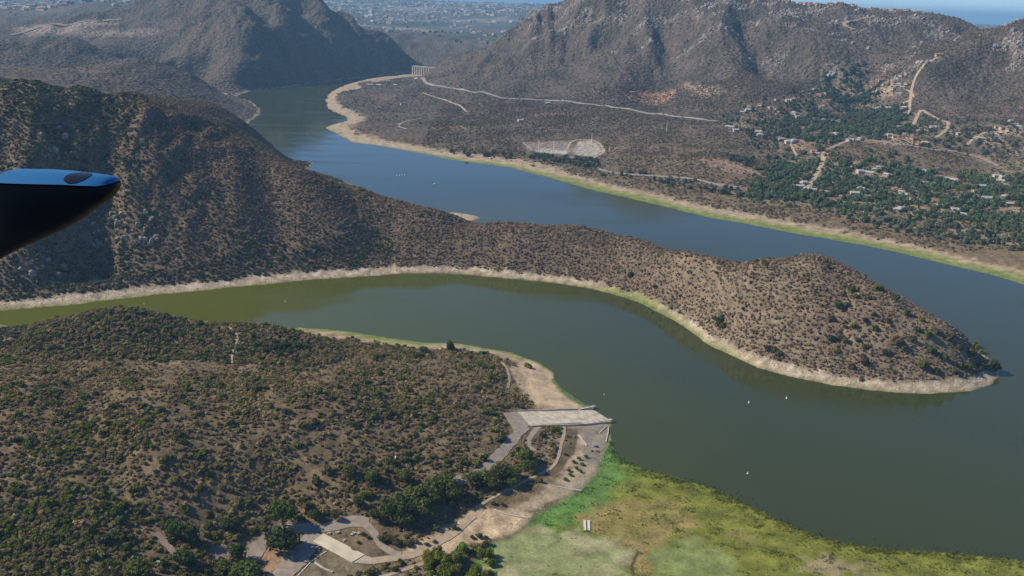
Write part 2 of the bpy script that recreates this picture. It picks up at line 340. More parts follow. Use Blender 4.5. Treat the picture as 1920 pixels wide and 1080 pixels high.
# bare patches
SAND = (.50, .37, .235); DIRT = (.36, .25, .16); GREY = (.24, .215, .19); PINK = (.30, .22, .17)
for pxs, c, soft, jag in [
    ([(955, 690), (985, 672), (1012, 684), (1036, 700), (1036, 712), (1062, 738), (1104, 765), (1085, 770), (1040, 762), (1012, 755), (985, 735), (968, 715)], (.47, .355, .23), 1.5, 2),
    ([(745, 1040), (800, 1008), (860, 972), (895, 950), (945, 956), (1005, 962), (985, 988), (955, 1005), (920, 1018), (880, 1015), (850, 1035), (800, 1050)], SAND, 1, 2.5),
    ([(1090, 798), (1143, 797), (1138, 835), (1126, 850), (1122, 880), (1100, 895), (1095, 850)], (.25, .215, .175), 1, 1.5),
    ([(1000, 800), (1085, 800), (1075, 850), (1030, 890), (960, 925), (930, 925), (1000, 870)], (.23, .175, .12), 2, 3),
    ([(1032, 710), (1042, 708), (1066, 733), (1114, 762), (1108, 768), (1085, 760), (1050, 736)], (.10, .165, .05), 1.5, 1.5),
    ([(1062, 803), (1085, 803), (1078, 850), (1050, 885), (985, 920), (930, 950), (925, 940), (985, 908), (1040, 870), (1056, 840)], (.125, .098, .055), 1.0, 1.5),
    ([(940, 965), (1010, 925), (1080, 880), (1120, 870), (1110, 905), (1050, 930), (1000, 960)], (.36, .29, .19), 1.5, 3),
    ([(388, 1050), (410, 1025), (480, 1012), (525, 985), (550, 995), (505, 1015), (480, 1060), (420, 1070)], PINK, 1.5, 2),
    ([(440, 975), (500, 955), (560, 975), (520, 990), (470, 1000)], (.22, .17, .12), 2, 2),
    ([(480, 1020), (560, 1010), (545, 1050), (520, 1080), (500, 1080)], (.34, .22, .13), 1.5, 2),
    ([(585, 1048), (640, 1045), (690, 1062), (800, 1050), (860, 1030), (880, 1060), (800, 1085), (560, 1085)], (.20, .165, .105), 2, 2),
    ([(980, 268), (1070, 262), (1072, 284), (990, 282)], (.26, .20, .17), 4, 5),
    ([(1073, 282), (1085, 266), (1100, 262), (1120, 268), (1130, 282), (1115, 294), (1080, 290)], (.36, .33, .27), 3, 3),
    ([(1020, 278), (1070, 283), (1060, 290), (1000, 284)], (.44, .41, .36), 3, 3),
    ([(1310, 300), (1330, 292), (1420, 318), (1425, 330), (1380, 325), (1330, 312)], (.30, .20, .14), 4, 8),
    ([(1170, 182), (1210, 170), (1270, 168), (1262, 182), (1190, 188)], (.36, .20, .13), 6, 14),
    ([(1280, 155), (1345, 160), (1350, 178), (1300, 178)], (.30, .22, .17), 6, 14),
    ([(1630, 170), (1665, 150), (1680, 175), (1640, 182)], (.42, .31, .21), 5, 8),
    ([(1640, 255), (1720, 240), (1745, 246), (1700, 262), (1760, 275), (1680, 272), (1632, 268)], (.36, .25, .17), 4, 8),
    ([(1855, 245), (1890, 235), (1920, 238), (1920, 250), (1860, 254)], (.46, .37, .25), 4, 6),
    ([(1620, 370), (1640, 355), (1665, 360), (1665, 378), (1625, 385)], (.38, .30, .20), 3, 5),
    ([(1720, 340), (1760, 335), (1765, 355), (1735, 358)], (.38, .29, .20), 3, 6),
    ([(1705, 395), (1735, 388), (1740, 402), (1710, 405)], (.36, .26, .17), 3, 5),
    ([(1500, 365), (1520, 345), (1520, 362)], (.42, .38, .33), 3, 5),
    ([(30, 52), (210, 40), (215, 46), (40, 66)], (.34, .27, .21), 40, 40),
    ([(145, 58), (280, 55), (290, 62), (150, 66)], (.30, .24, .19), 40, 40)]:
    ALB = mix(ALB, c, inpoly(pxs, soft, jag) * np.clip(.93 + .35 * n3, 0, 1))
hilly = ((TAG == 3) | (TAG == 4)) * (1 - ring) * (Y < 2000)
ALB = mix(ALB, (.20, .145, .105), hilly * .6 * np.where((TAG == 4) & (X > 170), 0, 1))
ALB = mix(ALB, (.215, .165, .11), hilly * .7 * ((TAG == 4) & (X > 120)))
ALB = ALB * (1 - hilly * .2 * np.where((TAG == 4) & (X > 170), 0, 1))[:, None]
vcol = mix(np.tile(np.array([[.33, .25, .17]]), (len(X), 1)), (.16, .14, .09), sstep(-.15, .35, fbm(X / 40, Y / 40 + 6, 3)))
vm_ = inpoly([(1345, 232), (1400, 195), (1440, 205), (1500, 190), (1545, 130), (1600, 122), (1700, 150), (1720, 215), (1790, 240), (1920, 235), (1990, 300), (2000, 470), (1900, 460), (1800, 440), (1700, 428), (1600, 408), (1530, 395), (1400, 372), (1420, 335), (1470, 300), (1460, 265), (1400, 245)], 20, 30, 60) * (1 - inpoly([(1560, 268), (1650, 268), (1760, 282), (1860, 312), (1830, 330), (1700, 306), (1590, 300), (1530, 290)], 6, 8)) * sstep(-.3, .2, n2 + n1)
ALB = ALB * (1 - .65 * vm_[:, None]) + vcol * .65 * vm_[:, None]
# marsh vegetation colours
mz = fbm(X / 55 + 4, Y / 40, 4); mz2 = fbm(X / 22, Y / 12 + 8, 4)
mc = mix(np.tile(np.array([[.165, .18, .030]]), (len(X), 1)), (.21, .215, .04), sstep(-.1, .5, mz2))
mc = mix(mc, (.25, .20, .085), sstep(.1, .5, mz + .4 * mz2) * .55)
mc = mix(mc, (.12, .14, .03), sstep(.1, .5, -mz2) * .7)
mc = mix(mc, (.115, .215, .05), sstep(34, 9, -MSD + 12 * mz2) * sstep(700, 560, Y) * sstep(105, 72, X))
mpale = inpoly([(900, 1030), (985, 985), (1060, 1000), (1160, 1010), (1180, 1050), (1160, 1085), (900, 1085)], 4, 12)
mc = mix(mc, (.235, .26, .11), mpale); mc = mix(mc, (.30, .28, .15), mpale * sstep(-.05, .35, mz2 + mz))
mc = mix(mc, (.085, .10, .025), sstep(.18, .4, -fbm(X / 9 + 3, Y / 5, 3)) * .3 * (1 - mpale))
mtan = inpoly([(1080, 985), (1100, 950), (1200, 930), (1290, 950), (1310, 985), (1230, 1010), (1215, 1080), (1180, 1080), (1185, 1015), (1120, 1000)], 5, 14)
mc = mix(mc, (.30, .215, .095), mtan * np.clip(.55 + .7 * mz2, 0, .9))
mgr = inpoly([(1225, 1030), (1290, 1010), (1360, 1030), (1400, 1085), (1220, 1085)], 4, 12)
mc = mix(mc, (.20, .245, .09), mgr * .8)
mt2 = inpoly([(1500, 1045), (1600, 1050), (1640, 1075), (1560, 1085), (1500, 1070)], 5, 14)
mc = mix(mc, (.30, .24, .14), mt2 * .8)
mpuddle = inpoly([(1190, 1030), (1196, 1040), (1190, 1080), (1183, 1080)], 1, 3)
mc = mix(mc, (.05, .06, .03), mpuddle)
ALB = ALB * (1 - marsh[:, None]) + mc * marsh[:, None]
# the far plain: dry fields and suburbs in blotches
pf = fbm(X / 500, Y / 700, 4)
pc = mix(np.tile(np.array([[.10, .095, .075]]), (len(X), 1)), (.24, .21, .17), sstep(.05, .35, pf))
pc = mix(pc, (.05, .07, .045), sstep(.05, .35, -pf))
ALB = ALB * (1 - plain[:, None]) + pc * plain[:, None]
ALB = np.clip(ALB, .01, .8)

# ------------------------------------------------------------------ materials
MATS = {}
def mat(name, color, rough=.85, var=.25, scale=1.0, metal=0.0, spec=.3):
    if name in MATS: return MATS[name]
    m = bpy.data.materials.new(name); m.use_nodes = True; t = m.node_tree; b = t.nodes["Principled BSDF"]
    b.inputs["Roughness"].default_value = rough; b.inputs["Metallic"].default_value = metal; b.inputs["Specular IOR Level"].default_value = spec
    tc = t.nodes.new("ShaderNodeTexCoord"); nz = t.nodes.new("ShaderNodeTexNoise"); nz.inputs["Scale"].default_value = scale; nz.inputs["Detail"].default_value = 5
    t.links.new(tc.outputs["Object"], nz.inputs["Vector"])
    rp = t.nodes.new("ShaderNodeValToRGB")
    c = np.array(color)
    rp.color_ramp.elements[0].position = .3; rp.color_ramp.elements[1].position = .7
    rp.color_ramp.elements[0].color = (*np.clip(c * (1 - var), 0, 1), 1); rp.color_ramp.elements[1].color = (*np.clip(c * (1 + var), 0, 1), 1)
    t.links.new(nz.outputs["Fac"], rp.inputs[0]); t.links.new(rp.outputs[0], b.inputs["Base Color"])
    MATS[name] = m; return m
def ground_mat():
    m = bpy.data.materials.new("chaparral_ground"); m.use_nodes = True; t = m.node_tree; b = t.nodes["Principled BSDF"]
    b.inputs["Roughness"].default_value = .95; b.inputs["Specular IOR Level"].default_value = .1
    at = t.nodes.new("ShaderNodeAttribute"); at.attribute_name = "albedo"
    ge = t.nodes.new("ShaderNodeNewGeometry")
    def noise(scale, detail=6, rough=.6):
        nz = t.nodes.new("ShaderNodeTexNoise"); nz.inputs["Scale"].default_value = scale; nz.inputs["Detail"].default_value = detail; nz.inputs["Roughness"].default_value = rough
        t.links.new(ge.outputs["Position"], nz.inputs["Vector"]); return nz
    na = noise(.09); nb = noise(.6)
    mr = t.nodes.new("ShaderNodeMapRange"); mr.inputs[1].default_value = .3; mr.inputs[2].default_value = .7; mr.inputs[3].default_value = .62; mr.inputs[4].default_value = 1.38
    t.links.new(na.outputs["Fac"], mr.inputs[0])
    mr2 = t.nodes.new("ShaderNodeMapRange"); mr2.inputs[1].default_value = .3; mr2.inputs[2].default_value = .7; mr2.inputs[3].default_value = .75; mr2.inputs[4].default_value = 1.25
    t.links.new(nb.outputs["Fac"], mr2.inputs[0])
    mu = t.nodes.new("ShaderNodeMath"); mu.operation = 'MULTIPLY'; t.links.new(mr.outputs[0], mu.inputs[0]); t.links.new(mr2.outputs[0], mu.inputs[1])
    vm = t.nodes.new("ShaderNodeVectorMath"); vm.operation = 'SCALE'; t.links.new(at.outputs["Color"], vm.inputs[0]); t.links.new(mu.outputs[0], vm.inputs["Scale"])
    t.links.new(vm.outputs[0], b.inputs["Base Color"])
    # scrub relief: bushes too far off to build one by one
    ru = t.nodes.new("ShaderNodeAttribute"); ru.attribute_name = "relief"
    vo = t.nodes.new("ShaderNodeTexVoronoi"); vo.inputs["Scale"].default_value = .085; t.links.new(ge.outputs["Position"], vo.inputs["Vector"])
    nc = noise(.16, 4)
    ad = t.nodes.new("ShaderNodeMath"); ad.operation = 'SUBTRACT'; t.links.new(nc.outputs["Fac"], ad.inputs[0]); t.links.new(vo.outputs["Distance"], ad.inputs[1])
    bu = t.nodes.new("ShaderNodeBump"); bu.inputs["Distance"].default_value = 7.0
    t.links.new(ad.outputs[0], bu.inputs["Height"]); t.links.new(ru.outputs["Fac"], bu.inputs["Strength"])
    t.links.new(bu.outputs[0], b.inputs["Normal"])
    return m
GROUND = ground_mat()

def tag(o, label=None, cat=None, group=None, kind=None):
    if label: o["label"] = label
    if cat: o["category"] = cat
    if group: o["group"] = group
    if kind: o["kind"] = kind
    return o
def mesh_np(name, V, Fc, mats=(), smooth=False, mi=None):
    me = bpy.data.meshes.new(name)
    V = np.asarray(V, np.float32)
    if isinstance(Fc, np.ndarray):
        k = Fc.shape[1]; nf = len(Fc)
        me.vertices.add(len(V)); me.vertices.foreach_set("co", V.ravel())
        me.loops.add(nf * k); me.loops.foreach_set("vertex_index", Fc.astype(np.int32).ravel())
        me.polygons.add(nf); me.polygons.foreach_set("loop_start", np.arange(0, nf * k, k, dtype=np.int32)); me.polygons.foreach_set("loop_total", np.full(nf, k, np.int32))
        me.update(calc_edges=True)
    else:
        me.from_pydata([tuple(map(float, v)) for v in V], [], [tuple(f) for f in Fc]); me.update()
    for m in mats: me.materials.append(m)
    if mi is not None: me.polygons.foreach_set("material_index", np.asarray(mi, np.int32))
    me.polygons.foreach_set("use_smooth", np.full(len(me.polygons), bool(smooth)))
    return me
def obj(name, me, parent=None, loc=(0, 0, 0), rz=0.0, sc=None):
    o = bpy.data.objects.new(name, me); COL.objects.link(o); o.location = loc; o.rotation_euler = (0, 0, rz)
    if sc is not None: o.scale = sc if hasattr(sc, '__len__') else (sc, sc, sc)
    if parent: o.parent = parent
    return o
def empty(name, loc, rz=0.0, sc=None): return obj(name, None, None, loc, rz, sc)

# ------------------------------------------------------------------ terrain, cut into its natural pieces
V3 = np.column_stack([X, Y, HZ])
idx = np.arange(NR * NC).reshape(NR, NC)
FQ = np.stack([idx[:-1, :-1], idx[:-1, 1:], idx[1:, 1:], idx[1:, :-1]], -1).reshape(-1, 4)
fx = X[FQ[:, 0]]; fy = Y[FQ[:, 0]]; ft = TAG[FQ[:, 0]]; fz = HZ[FQ].max(1)
mount = fy > 2350 - .0 * fx
REG = np.where(fy > 4700, 6, np.where((fy > 2150) & (fx < -250), 5, np.where((fy > 2330 - .16 * np.clip(fx - 400, 0, 1500)) & (fx >= -130) & ((fx > 260) | (fy > 3150)), 4, np.select([ft == 0, ft == 1, ft == 2, ft == 3, ft == 4], [0, 1, 2, 3, 7], 3))))
REG = np.where((REG == 1) & (MSD[FQ].min(1) > 0), 2, REG); REG = np.where((MSD[FQ].max(1) < 0) & (REG == 2), 1, REG)
names = {0: ("far_shore_terrain", "brown scrub benches and village valley along the far shore"), 1: ("marsh_ground", "yellow green marsh flat along the near water"), 2: ("near_hill", "brown scrubby hill in the lower left"), 3: ("lakeside_hill", "long scrub hill between the two arms of the lake"),
         4: ("rocky_mountain", "broad brown mountain with pale rock above the village"), 5: ("shaded_mountain", "hazy mountain and spurs beyond the lake at the upper left"), 6: ("distant_plain", "hazy plain beyond the mountains"), 7: ("peninsula", "scrub covered peninsula with pale rim in the lake")}
relief = (.25 + .75 * sstep(1500, 2600, Y)) * (1 - .6 * plain) * (1 - ring) * (1 - marsh)
for rid, (nm, lb) in names.items():
    f = FQ[(REG == rid) & (fz > -6.5)]
    if len(f) == 0: continue
    used, inv = np.unique(f, return_inverse=True); f = inv.reshape(f.shape)
    me = mesh_np(nm, V3[used], f, [GROUND], True)
    a = me.attributes.new("albedo", 'FLOAT_COLOR', 'POINT'); a.data.foreach_set("color", np.column_stack([ALB[used], np.ones(len(used))]).astype(np.float32).ravel())
    a = me.attributes.new("relief", 'FLOAT', 'POINT'); a.data.foreach_set("value", relief[used].astype(np.float32))
    tag(obj(nm, me), lb, None, None, "structure")

# ------------------------------------------------------------------ water
def water_mat():
    m = bpy.data.materials.new("lake_water"); m.use_nodes = True; t = m.node_tree; b = t.nodes["Principled BSDF"]
    nr = t.nodes.new("ShaderNodeTexNoise"); nr.inputs["Scale"].default_value = .011; nr.inputs["Detail"].default_value = 5; g2 = t.nodes.new("ShaderNodeNewGeometry"); mp = t.nodes.new("ShaderNodeMapping"); mp.inputs["Scale"].default_value = (.45, 1.6, 1); mp.inputs["Rotation"].default_value = (0, 0, .35)
    t.links.new(g2.outputs["Position"], mp.inputs["Vector"]); t.links.new(mp.outputs[0], nr.inputs["Vector"]); m3 = t.nodes.new("ShaderNodeMapRange"); m3.inputs[1].default_value = .45; m3.inputs[2].default_value = .7; m3.inputs[3].default_value = .03; m3.inputs[4].default_value = .22
    t.links.new(nr.outputs["Fac"], m3.inputs[0]); t.links.new(m3.outputs[0], b.inputs["Roughness"]); b.inputs["IOR"].default_value = 1.33
    ge = t.nodes.new("ShaderNodeNewGeometry")
    # algae-rich green in the shallow cove on the left and along the marsh, deeper colour to the right
    sx = t.nodes.new("ShaderNodeSeparateXYZ"); t.links.new(ge.outputs["Position"], sx.inputs[0])
    nz = t.nodes.new("ShaderNodeTexNoise"); nz.inputs["Scale"].default_value = .006; nz.inputs["Detail"].default_value = 3; t.links.new(ge.outputs["Position"], nz.inputs["Vector"])
    mr = t.nodes.new("ShaderNodeMapRange"); mr.inputs[1].default_value = -420; mr.inputs[2].default_value = 260; t.links.new(sx.outputs[0], mr.inputs[0])
    my = t.nodes.new("ShaderNodeMapRange"); my.inputs[1].default_value = 900; my.inputs[2].default_value = 1500; t.links.new(sx.outputs[1], my.inputs[0])
    mx = t.nodes.new("ShaderNodeMath"); mx.operation = 'MAXIMUM'; t.links.new(mr.outputs[0], mx.inputs[0]); t.links.new(my.outputs[0], mx.inputs[1])
    am = t.nodes.new("ShaderNodeMath"); am.operation = 'MULTIPLY_ADD'; am.inputs[1].default_value = .25; t.links.new(nz.outputs["Fac"], am.inputs[0]); t.links.new(mx.outputs[0], am.inputs[2])
    rp = t.nodes.new("ShaderNodeValToRGB"); e = rp.color_ramp.elements; e[0].position = .05; e[0].color = (.105, .115, .010, 1); e[1].position = 1.05; e[1].color = (.045, .055, .017, 1)
    t.links.new(am.outputs[0], rp.inputs[0]); t.links.new(rp.outputs[0], b.inputs["Base Color"])
    n2 = t.nodes.new("ShaderNodeTexNoise"); n2.inputs["Scale"].default_value = .5; n2.inputs["Detail"].default_value = 3; t.links.new(ge.outputs["Position"], n2.inputs["Vector"])
    bu = t.nodes.new("ShaderNodeBump"); bu.inputs["Strength"].default_value = .10; bu.inputs["Distance"].default_value = .3; t.links.new(n2.outputs["Fac"], bu.inputs["Height"]); t.links.new(bu.outputs[0], b.inputs["Normal"])
    return m
WATER = water_mat()
me = mesh_np("lake_water", [(-1500, 300, 0), (2300, 300, 0), (2300, 4300, 0), (-1500, 4300, 0)], np.array([[0, 1, 2, 3]]), [WATER])
tag(obj("lake_water", me), "calm green lake turning blue in its far arm", None, None, "structure")
me = mesh_np("sea", [(-62000, -20000, -95), (62000, -20000, -95), (62000, 100000, -95), (-62000, 100000, -95)], np.array([[0, 1, 2, 3]]), [mat("sea_water", (.02, .04, .06), .3, .1, .001)])
tag(obj("sea", me), "pale sea at the horizon", None, None, "structure")

# ------------------------------------------------------------------ haze
hz = bpy.data.materials.new("haze_air"); hz.use_nodes = True; t = hz.node_tree; t.nodes.clear()
pv = t.nodes.new("ShaderNodeVolumePrincipled"); pv.inputs["Density"].default_value = HAZE_DENSITY; pv.inputs["Color"].default_value = (.38, .70, 1.0, 1); pv.inputs["Anisotropy"].default_value = 0
ou = t.nodes.new("ShaderNodeOutputMaterial"); t.links.new(pv.outputs[0], ou.inputs["Volume"])
HT = float(max(HZ.max(), 300) + 25)
bx = [(-63000, -21000, -96), (63000, -21000, -96), (63000, 101000, -96), (-63000, 101000, -96), (-63000, -21000, HT), (63000, -21000, HT), (63000, 101000, HT), (-63000, 101000, HT)]
me = mesh_np("haze", bx, [(0, 3, 2, 1), (4, 5, 6, 7), (0, 1, 5, 4), (1, 2, 6, 5), (2, 3, 7, 6), (3, 0, 4, 7)], [hz])
tag(obj("haze", me), "thin blue haze over the whole valley", None, None, "stuff")
#==OBJECTS==
# ------------------------------------------------------------------ plants: meshes shared by many
def leaf_clump(seed, n=90, leaf=.34, flat=.75, lobes=5, core=True):
    r = np.random.default_rng(seed)
    cs = r.normal(0, .24, (lobes, 3)); cs[:, 2] = np.abs(cs[:, 2]) * flat + .35 * flat
    rs = r.uniform(.38, .62, lobes)
    k = r.integers(0, lobes, n)
    dv = r.normal(0, 1, (n, 3)); dv /= np.linalg.norm(dv, axis=1)[:, None]
    dv[:, 2] = np.where(dv[:, 2] < -.3, -dv[:, 2], dv[:, 2])
    c = cs[k] + dv * rs[k][:, None] * r.uniform(.75, 1.05, (n, 1)) * np.array([1, 1, flat])
    c[:, 2] = np.maximum(c[:, 2], .04)
    nn = dv + r.normal(0, .45, (n, 3)); nn /= np.linalg.norm(nn, axis=1)[:, None]
    a = np.cross(nn, r.normal(0, 1, (n, 3))); a /= np.linalg.norm(a, axis=1)[:, None]; b = np.cross(nn, a)
    sz = leaf * r.uniform(.6, 1.3, (n, 1))
    V = np.stack([c - a * sz - b * sz * .7, c + a * sz - b * sz * .6, c + a * sz * .8 + b * sz * .7, c - a * sz * .7 + b * sz * .8], 1).reshape(-1, 3)
    F = [tuple(range(4 * i, 4 * i + 4)) for i in range(n)]
    V = list(map(tuple, V))
    if core:      # lumpy inner mass so that clumps do not look hollow
        for j in range(lobes):
            o = len(V); m = 6
            for lv, (zz, rr) in enumerate([(-.7, .6), (-.1, .86), (.5, .7)]):
                for q in range(m):
                    an = 2 * pi * (q + .5 * lv) / m; e = rs[j] * rr * r.uniform(.8, 1.0)
                    V.append((cs[j][0] + e * cos(an), cs[j][1] + e * sin(an), max(.0, cs[j][2] + zz * rs[j] * flat)))
            V.append((cs[j][0], cs[j][1], cs[j][2] + rs[j] * .84 * flat))
            for lv in range(2):
                for q in range(m):
                    F.append((o + lv * m + q, o + lv * m + (q + 1) % m, o + (lv + 1) * m + (q + 1) % m, o + (lv + 1) * m + q))
            for q in range(m): F.append((o + 2 * m + q, o + 2 * m + (q + 1) % m, o + 3 * m))
    return np.array(V), F
def tint_mat(name, rough=.8, trans=True):
    m = bpy.data.materials.new(name); m.use_nodes = True; t = m.node_tree; b = t.nodes["Principled BSDF"]
    b.inputs["Roughness"].default_value = rough; b.inputs["Specular IOR Level"].default_value = .15
    at = t.nodes.new("ShaderNodeAttribute"); at.attribute_type = 'INSTANCER'; at.attribute_name = "tint"
    ge = t.nodes.new("ShaderNodeNewGeometry"); nz = t.nodes.new("ShaderNodeTexNoise"); nz.inputs["Scale"].default_value = .9; nz.inputs["Detail"].default_value = 4
    t.links.new(ge.outputs["Position"], nz.inputs["Vector"])
    mr = t.nodes.new("ShaderNodeMapRange"); mr.inputs[1].default_value = .3; mr.inputs[2].default_value = .7; mr.inputs[3].default_value = .6; mr.inputs[4].default_value = 1.4
    t.links.new(nz.outputs["Fac"], mr.inputs[0])
    vm = t.nodes.new("ShaderNodeVectorMath"); vm.operation = 'SCALE'; t.links.new(at.outputs["Color"], vm.inputs[0]); t.links.new(mr.outputs[0], vm.inputs["Scale"])
    t.links.new(vm.outputs[0], b.inputs["Base Color"])
    if trans:
        tr = t.nodes.new("ShaderNodeBsdfTranslucent"); mx = t.nodes.new("ShaderNodeMixShader"); mx.inputs[0].default_value = .38
        t.links.new(vm.outputs[0], tr.inputs[0]); t.links.new(b.outputs[0], mx.inputs[1]); t.links.new(tr.outputs[0], mx.inputs[2]); t.links.new(mx.outputs[0], t.nodes["Material Output"].inputs["Surface"])
    return m
LEAF = tint_mat("foliage")
ROCKM = tint_mat("granite", .9, False)
BUSH = [mesh_np("bush_foliage", *leaf_clump(s, 64, .30, .72, 4), [LEAF]) for s in (1, 2, 3, 4)]
TREE = [mesh_np("tree_foliage", *leaf_clump(20 + s, 170, .24, 1.25, 7), [LEAF]) for s in range(4)]
def rock_mesh(seed):
    r = np.random.default_rng(seed); V = []; F = []
    m = 7
    for lv, (zz, rr) in enumerate([(-.3, .9), (.15, 1.0), (.5, .75)]):
        for q in range(m):
            an = 2 * pi * (q + .4 * lv) / m; e = rr * r.uniform(.65, 1.1); V.append((e * cos(an), e * sin(an) * .8, zz * r.uniform(.85, 1.15)))
    V.append((.1, 0, .72))
    for lv in range(2):
        for q in range(m): F.append((lv * m + q, lv * m + (q + 1) % m, lv * m + m + (q + 1) % m, lv * m + m + q))
    for q in range(m): F.append((2 * m + q, 2 * m + (q + 1) % m, 3 * m))
    return mesh_np("boulder", V, F, [ROCKM])
ROCK = [rock_mesh(s) for s in (1, 2, 3)]

def scatter(name, label, meshes, P, R, T, zs=None, seed=0):
    """one object of countless plants: points with size, tint and turn, instanced by geometry nodes"""
    n = len(P); r = np.random.default_rng(seed)
    me = bpy.data.meshes.new(name); me.vertices.add(n); me.vertices.foreach_set("co", np.asarray(P, np.float32).ravel())
    def att(nm, ty, key, v): a = me.attributes.new(nm, ty, 'POINT'); a.data.foreach_set(key, np.asarray(v, np.float32 if ty != 'INT' else np.int32).ravel())
    zs = r.uniform(.75, 1.25, n) if zs is None else zs
    att("size", 'FLOAT_VECTOR', "vector", np.column_stack([R * r.uniform(.85, 1.15, n), R * r.uniform(.85, 1.15, n), R * zs]))
    att("turn", 'FLOAT_VECTOR', "vector", np.column_stack([r.normal(0, .08, n), r.normal(0, .08, n), r.uniform(0, 6.28, n)]))
    att("tint", 'FLOAT_VECTOR', "vector", T)
    att("pick", 'INT', "value", r.integers(0, len(meshes), n))
    o = tag(obj(name, me), label, None, None, "stuff")
    g = bpy.data.node_groups.new(name + "_nodes", 'GeometryNodeTree')
    g.interface.new_socket("Geometry", in_out='INPUT', socket_type='NodeSocketGeometry'); g.interface.new_socket("Geometry", in_out='OUTPUT', socket_type='NodeSocketGeometry')
    gi = g.nodes.new("NodeGroupInput"); go = g.nodes.new("NodeGroupOutput"); L = g.links
    join = g.nodes.new("GeometryNodeJoinGeometry")
    def named(nm, ty): a = g.nodes.new("GeometryNodeInputNamedAttribute"); a.data_type = ty; a.inputs["Name"].default_value = nm; return a.outputs[0]
    sz = named("size", 'FLOAT_VECTOR'); tu = named("turn", 'FLOAT_VECTOR'); pk = named("pick", 'INT')
    e2r = g.nodes.new("FunctionNodeEulerToRotation"); L.new(tu, e2r.inputs[0])
    for i, m in enumerate(meshes):
        src = bpy.data.objects.new(name + "_shape", m)       # not linked to the scene: only lends its mesh
        oi = g.nodes.new("GeometryNodeObjectInfo"); oi.inputs["Object"].default_value = src; oi.inputs["As Instance"].default_value = True
        cmp = g.nodes.new("FunctionNodeCompare"); cmp.data_type = 'INT'; cmp.operation = 'EQUAL'
        L.new(pk, cmp.inputs[2]); cmp.inputs[3].default_value = i
        ip = g.nodes.new("GeometryNodeInstanceOnPoints")
        L.new(gi.outputs[0], ip.inputs["Points"]); L.new(cmp.outputs[0], ip.inputs["Selection"]); L.new(oi.outputs["Geometry"], ip.inputs["Instance"]); L.new(e2r.outputs[0], ip.inputs["Rotation"]); L.new(sz, ip.inputs["Scale"])
        L.new(ip.outputs[0], join.inputs[0])
    L.new(join.outputs[0], go.inputs[0])
    md = o.modifiers.new("plants", 'NODES'); md.node_group = g
    return o

# fields sampled from the terrain arrays
F_RING = ring; F_BARE = np.zeros(len(X))
def world_poly(pxs): return np.array([hit(a, b)[:2] for a, b in pxs])
ROADS = []      # (points in the world, width)
def path_w(pxs, step=5.0):
    pts = np.array([hit(a, b)[:2] for a, b in pxs]); out = []
    k = np.vstack([2 * pts[0] - pts[1], pts, 2 * pts[-1] - pts[-2]])
    for i in range(1, len(k) - 2):
        m = max(2, int(np.linalg.norm(k[i + 1] - k[i]) / step))
        for q in range(m):
            t = q / m; p0, p1, p2, p3 = k[i - 1], k[i], k[i + 1], k[i + 2]
            out.append(.5 * (2 * p1 + (p2 - p0) * t + (2 * p0 - 5 * p1 + 4 * p2 - p3) * t * t + (3 * p1 - p0 - 3 * p2 + p3) * t ** 3))
    out.append(pts[-1]); return np.array(out)
def road(name, label, pxs, width, m, step=4.0, lift=.25, keep=1.0):
    p = path_w(pxs, step); tn = np.gradient(p, axis=0); tn /= np.linalg.norm(tn, axis=1)[:, None] + 1e-9; nn = np.column_stack([-tn[:, 1], tn[:, 0]])
    offs = np.array([-.5, -.2, .2, .5]); V = []
    s_ = np.arange(len(p)); wv = width * (1 + .10 * np.sin(s_ * .9) + .08 * np.sin(s_ * 2.3 + 1))
    for o_ in offs:
        q = p + nn * (o_ * wv)[:, None]; V.append(np.column_stack([q, gz(q[:, 0], q[:, 1])]))
    V = np.array(V); zc = V[:, :, 2].max(0); V[:, :, 2] = np.maximum(V[:, :, 2], zc - max(.4, .5 * width)) + lift
    k = len(p); F = [(a * k + i, a * k + i + 1, (a + 1) * k + i + 1, (a + 1) * k + i) for a in range(3) for i in range(k - 1)]
    o_ = tag(obj(name, mesh_np(name, V.reshape(-1, 3), F, [m], True)), label, None, None, "structure")
    ROADS.append((p, width * keep)); return o_
ASPH = mat("asphalt_worn", (.30, .25, .195), .9, .2, .3); CONC = mat("concrete_pale", (.50, .45, .36), .85, .22, .15); TRACK = mat("dirt_track", (.40, .31, .21), .95, .2, .3); ROADM = mat("pale_road", (.30, .27, .24), .9, .2, .1); REDT = mat("red_dirt_track", (.30, .22, .17), .95, .25, .1)
road("parking_road", "grey asphalt lot and road beside the pale slab", [(470, 1052), (498, 1012), (540, 992), (610, 990), (660, 978), (690, 980)], 8, ASPH)
road("loop_road", "narrow loop of road round the planted oval", [(684, 982), (702, 1000), (712, 1020), (735, 1036), (752, 1040)], 4.5, ASPH, 3, .3)
road("lot_road", "wide worn asphalt strip running out of the bottom edge", [(598, 1002), (582, 1018), (556, 1048), (520, 1090), (495, 1120)], 13, ASPH, 3, .35)
road("beach_path", "pale footpath along the beach", [(700, 1052), (760, 1044), (800, 1030), (850, 1000), (885, 968)], 5.5, TRACK, 3, .28)
road("shore_path", "thin pale footpath curving up to the boat ramp", [(888, 955), (930, 930), (985, 902), (1030, 880), (1045, 862), (1052, 835), (1058, 812), (1058, 800)], 2.2, TRACK, 3, .28)
road("lower_path", "pale track through the dry grass at the bottom edge", [(690, 1090), (760, 1068), (820, 1046), (850, 1030)], 2.6, TRACK, 3, .28)
road("ramp_road", "grey road leading to the boat ramp", [(840, 908), (880, 895), (910, 880), (935, 855), (955, 832), (972, 812), (985, 800)], 8, ASPH, 3)
road("ramp_footpath", "short grey path beside the ramp road", [(1010, 800), (998, 815), (990, 832), (1002, 846)], 4, ASPH, 3)
road("mound_trail", "pale trail winding over the dark mound", [(425, 612), (442, 624), (444, 640), (436, 660), (434, 682)], 1.8, TRACK, 3, .3)
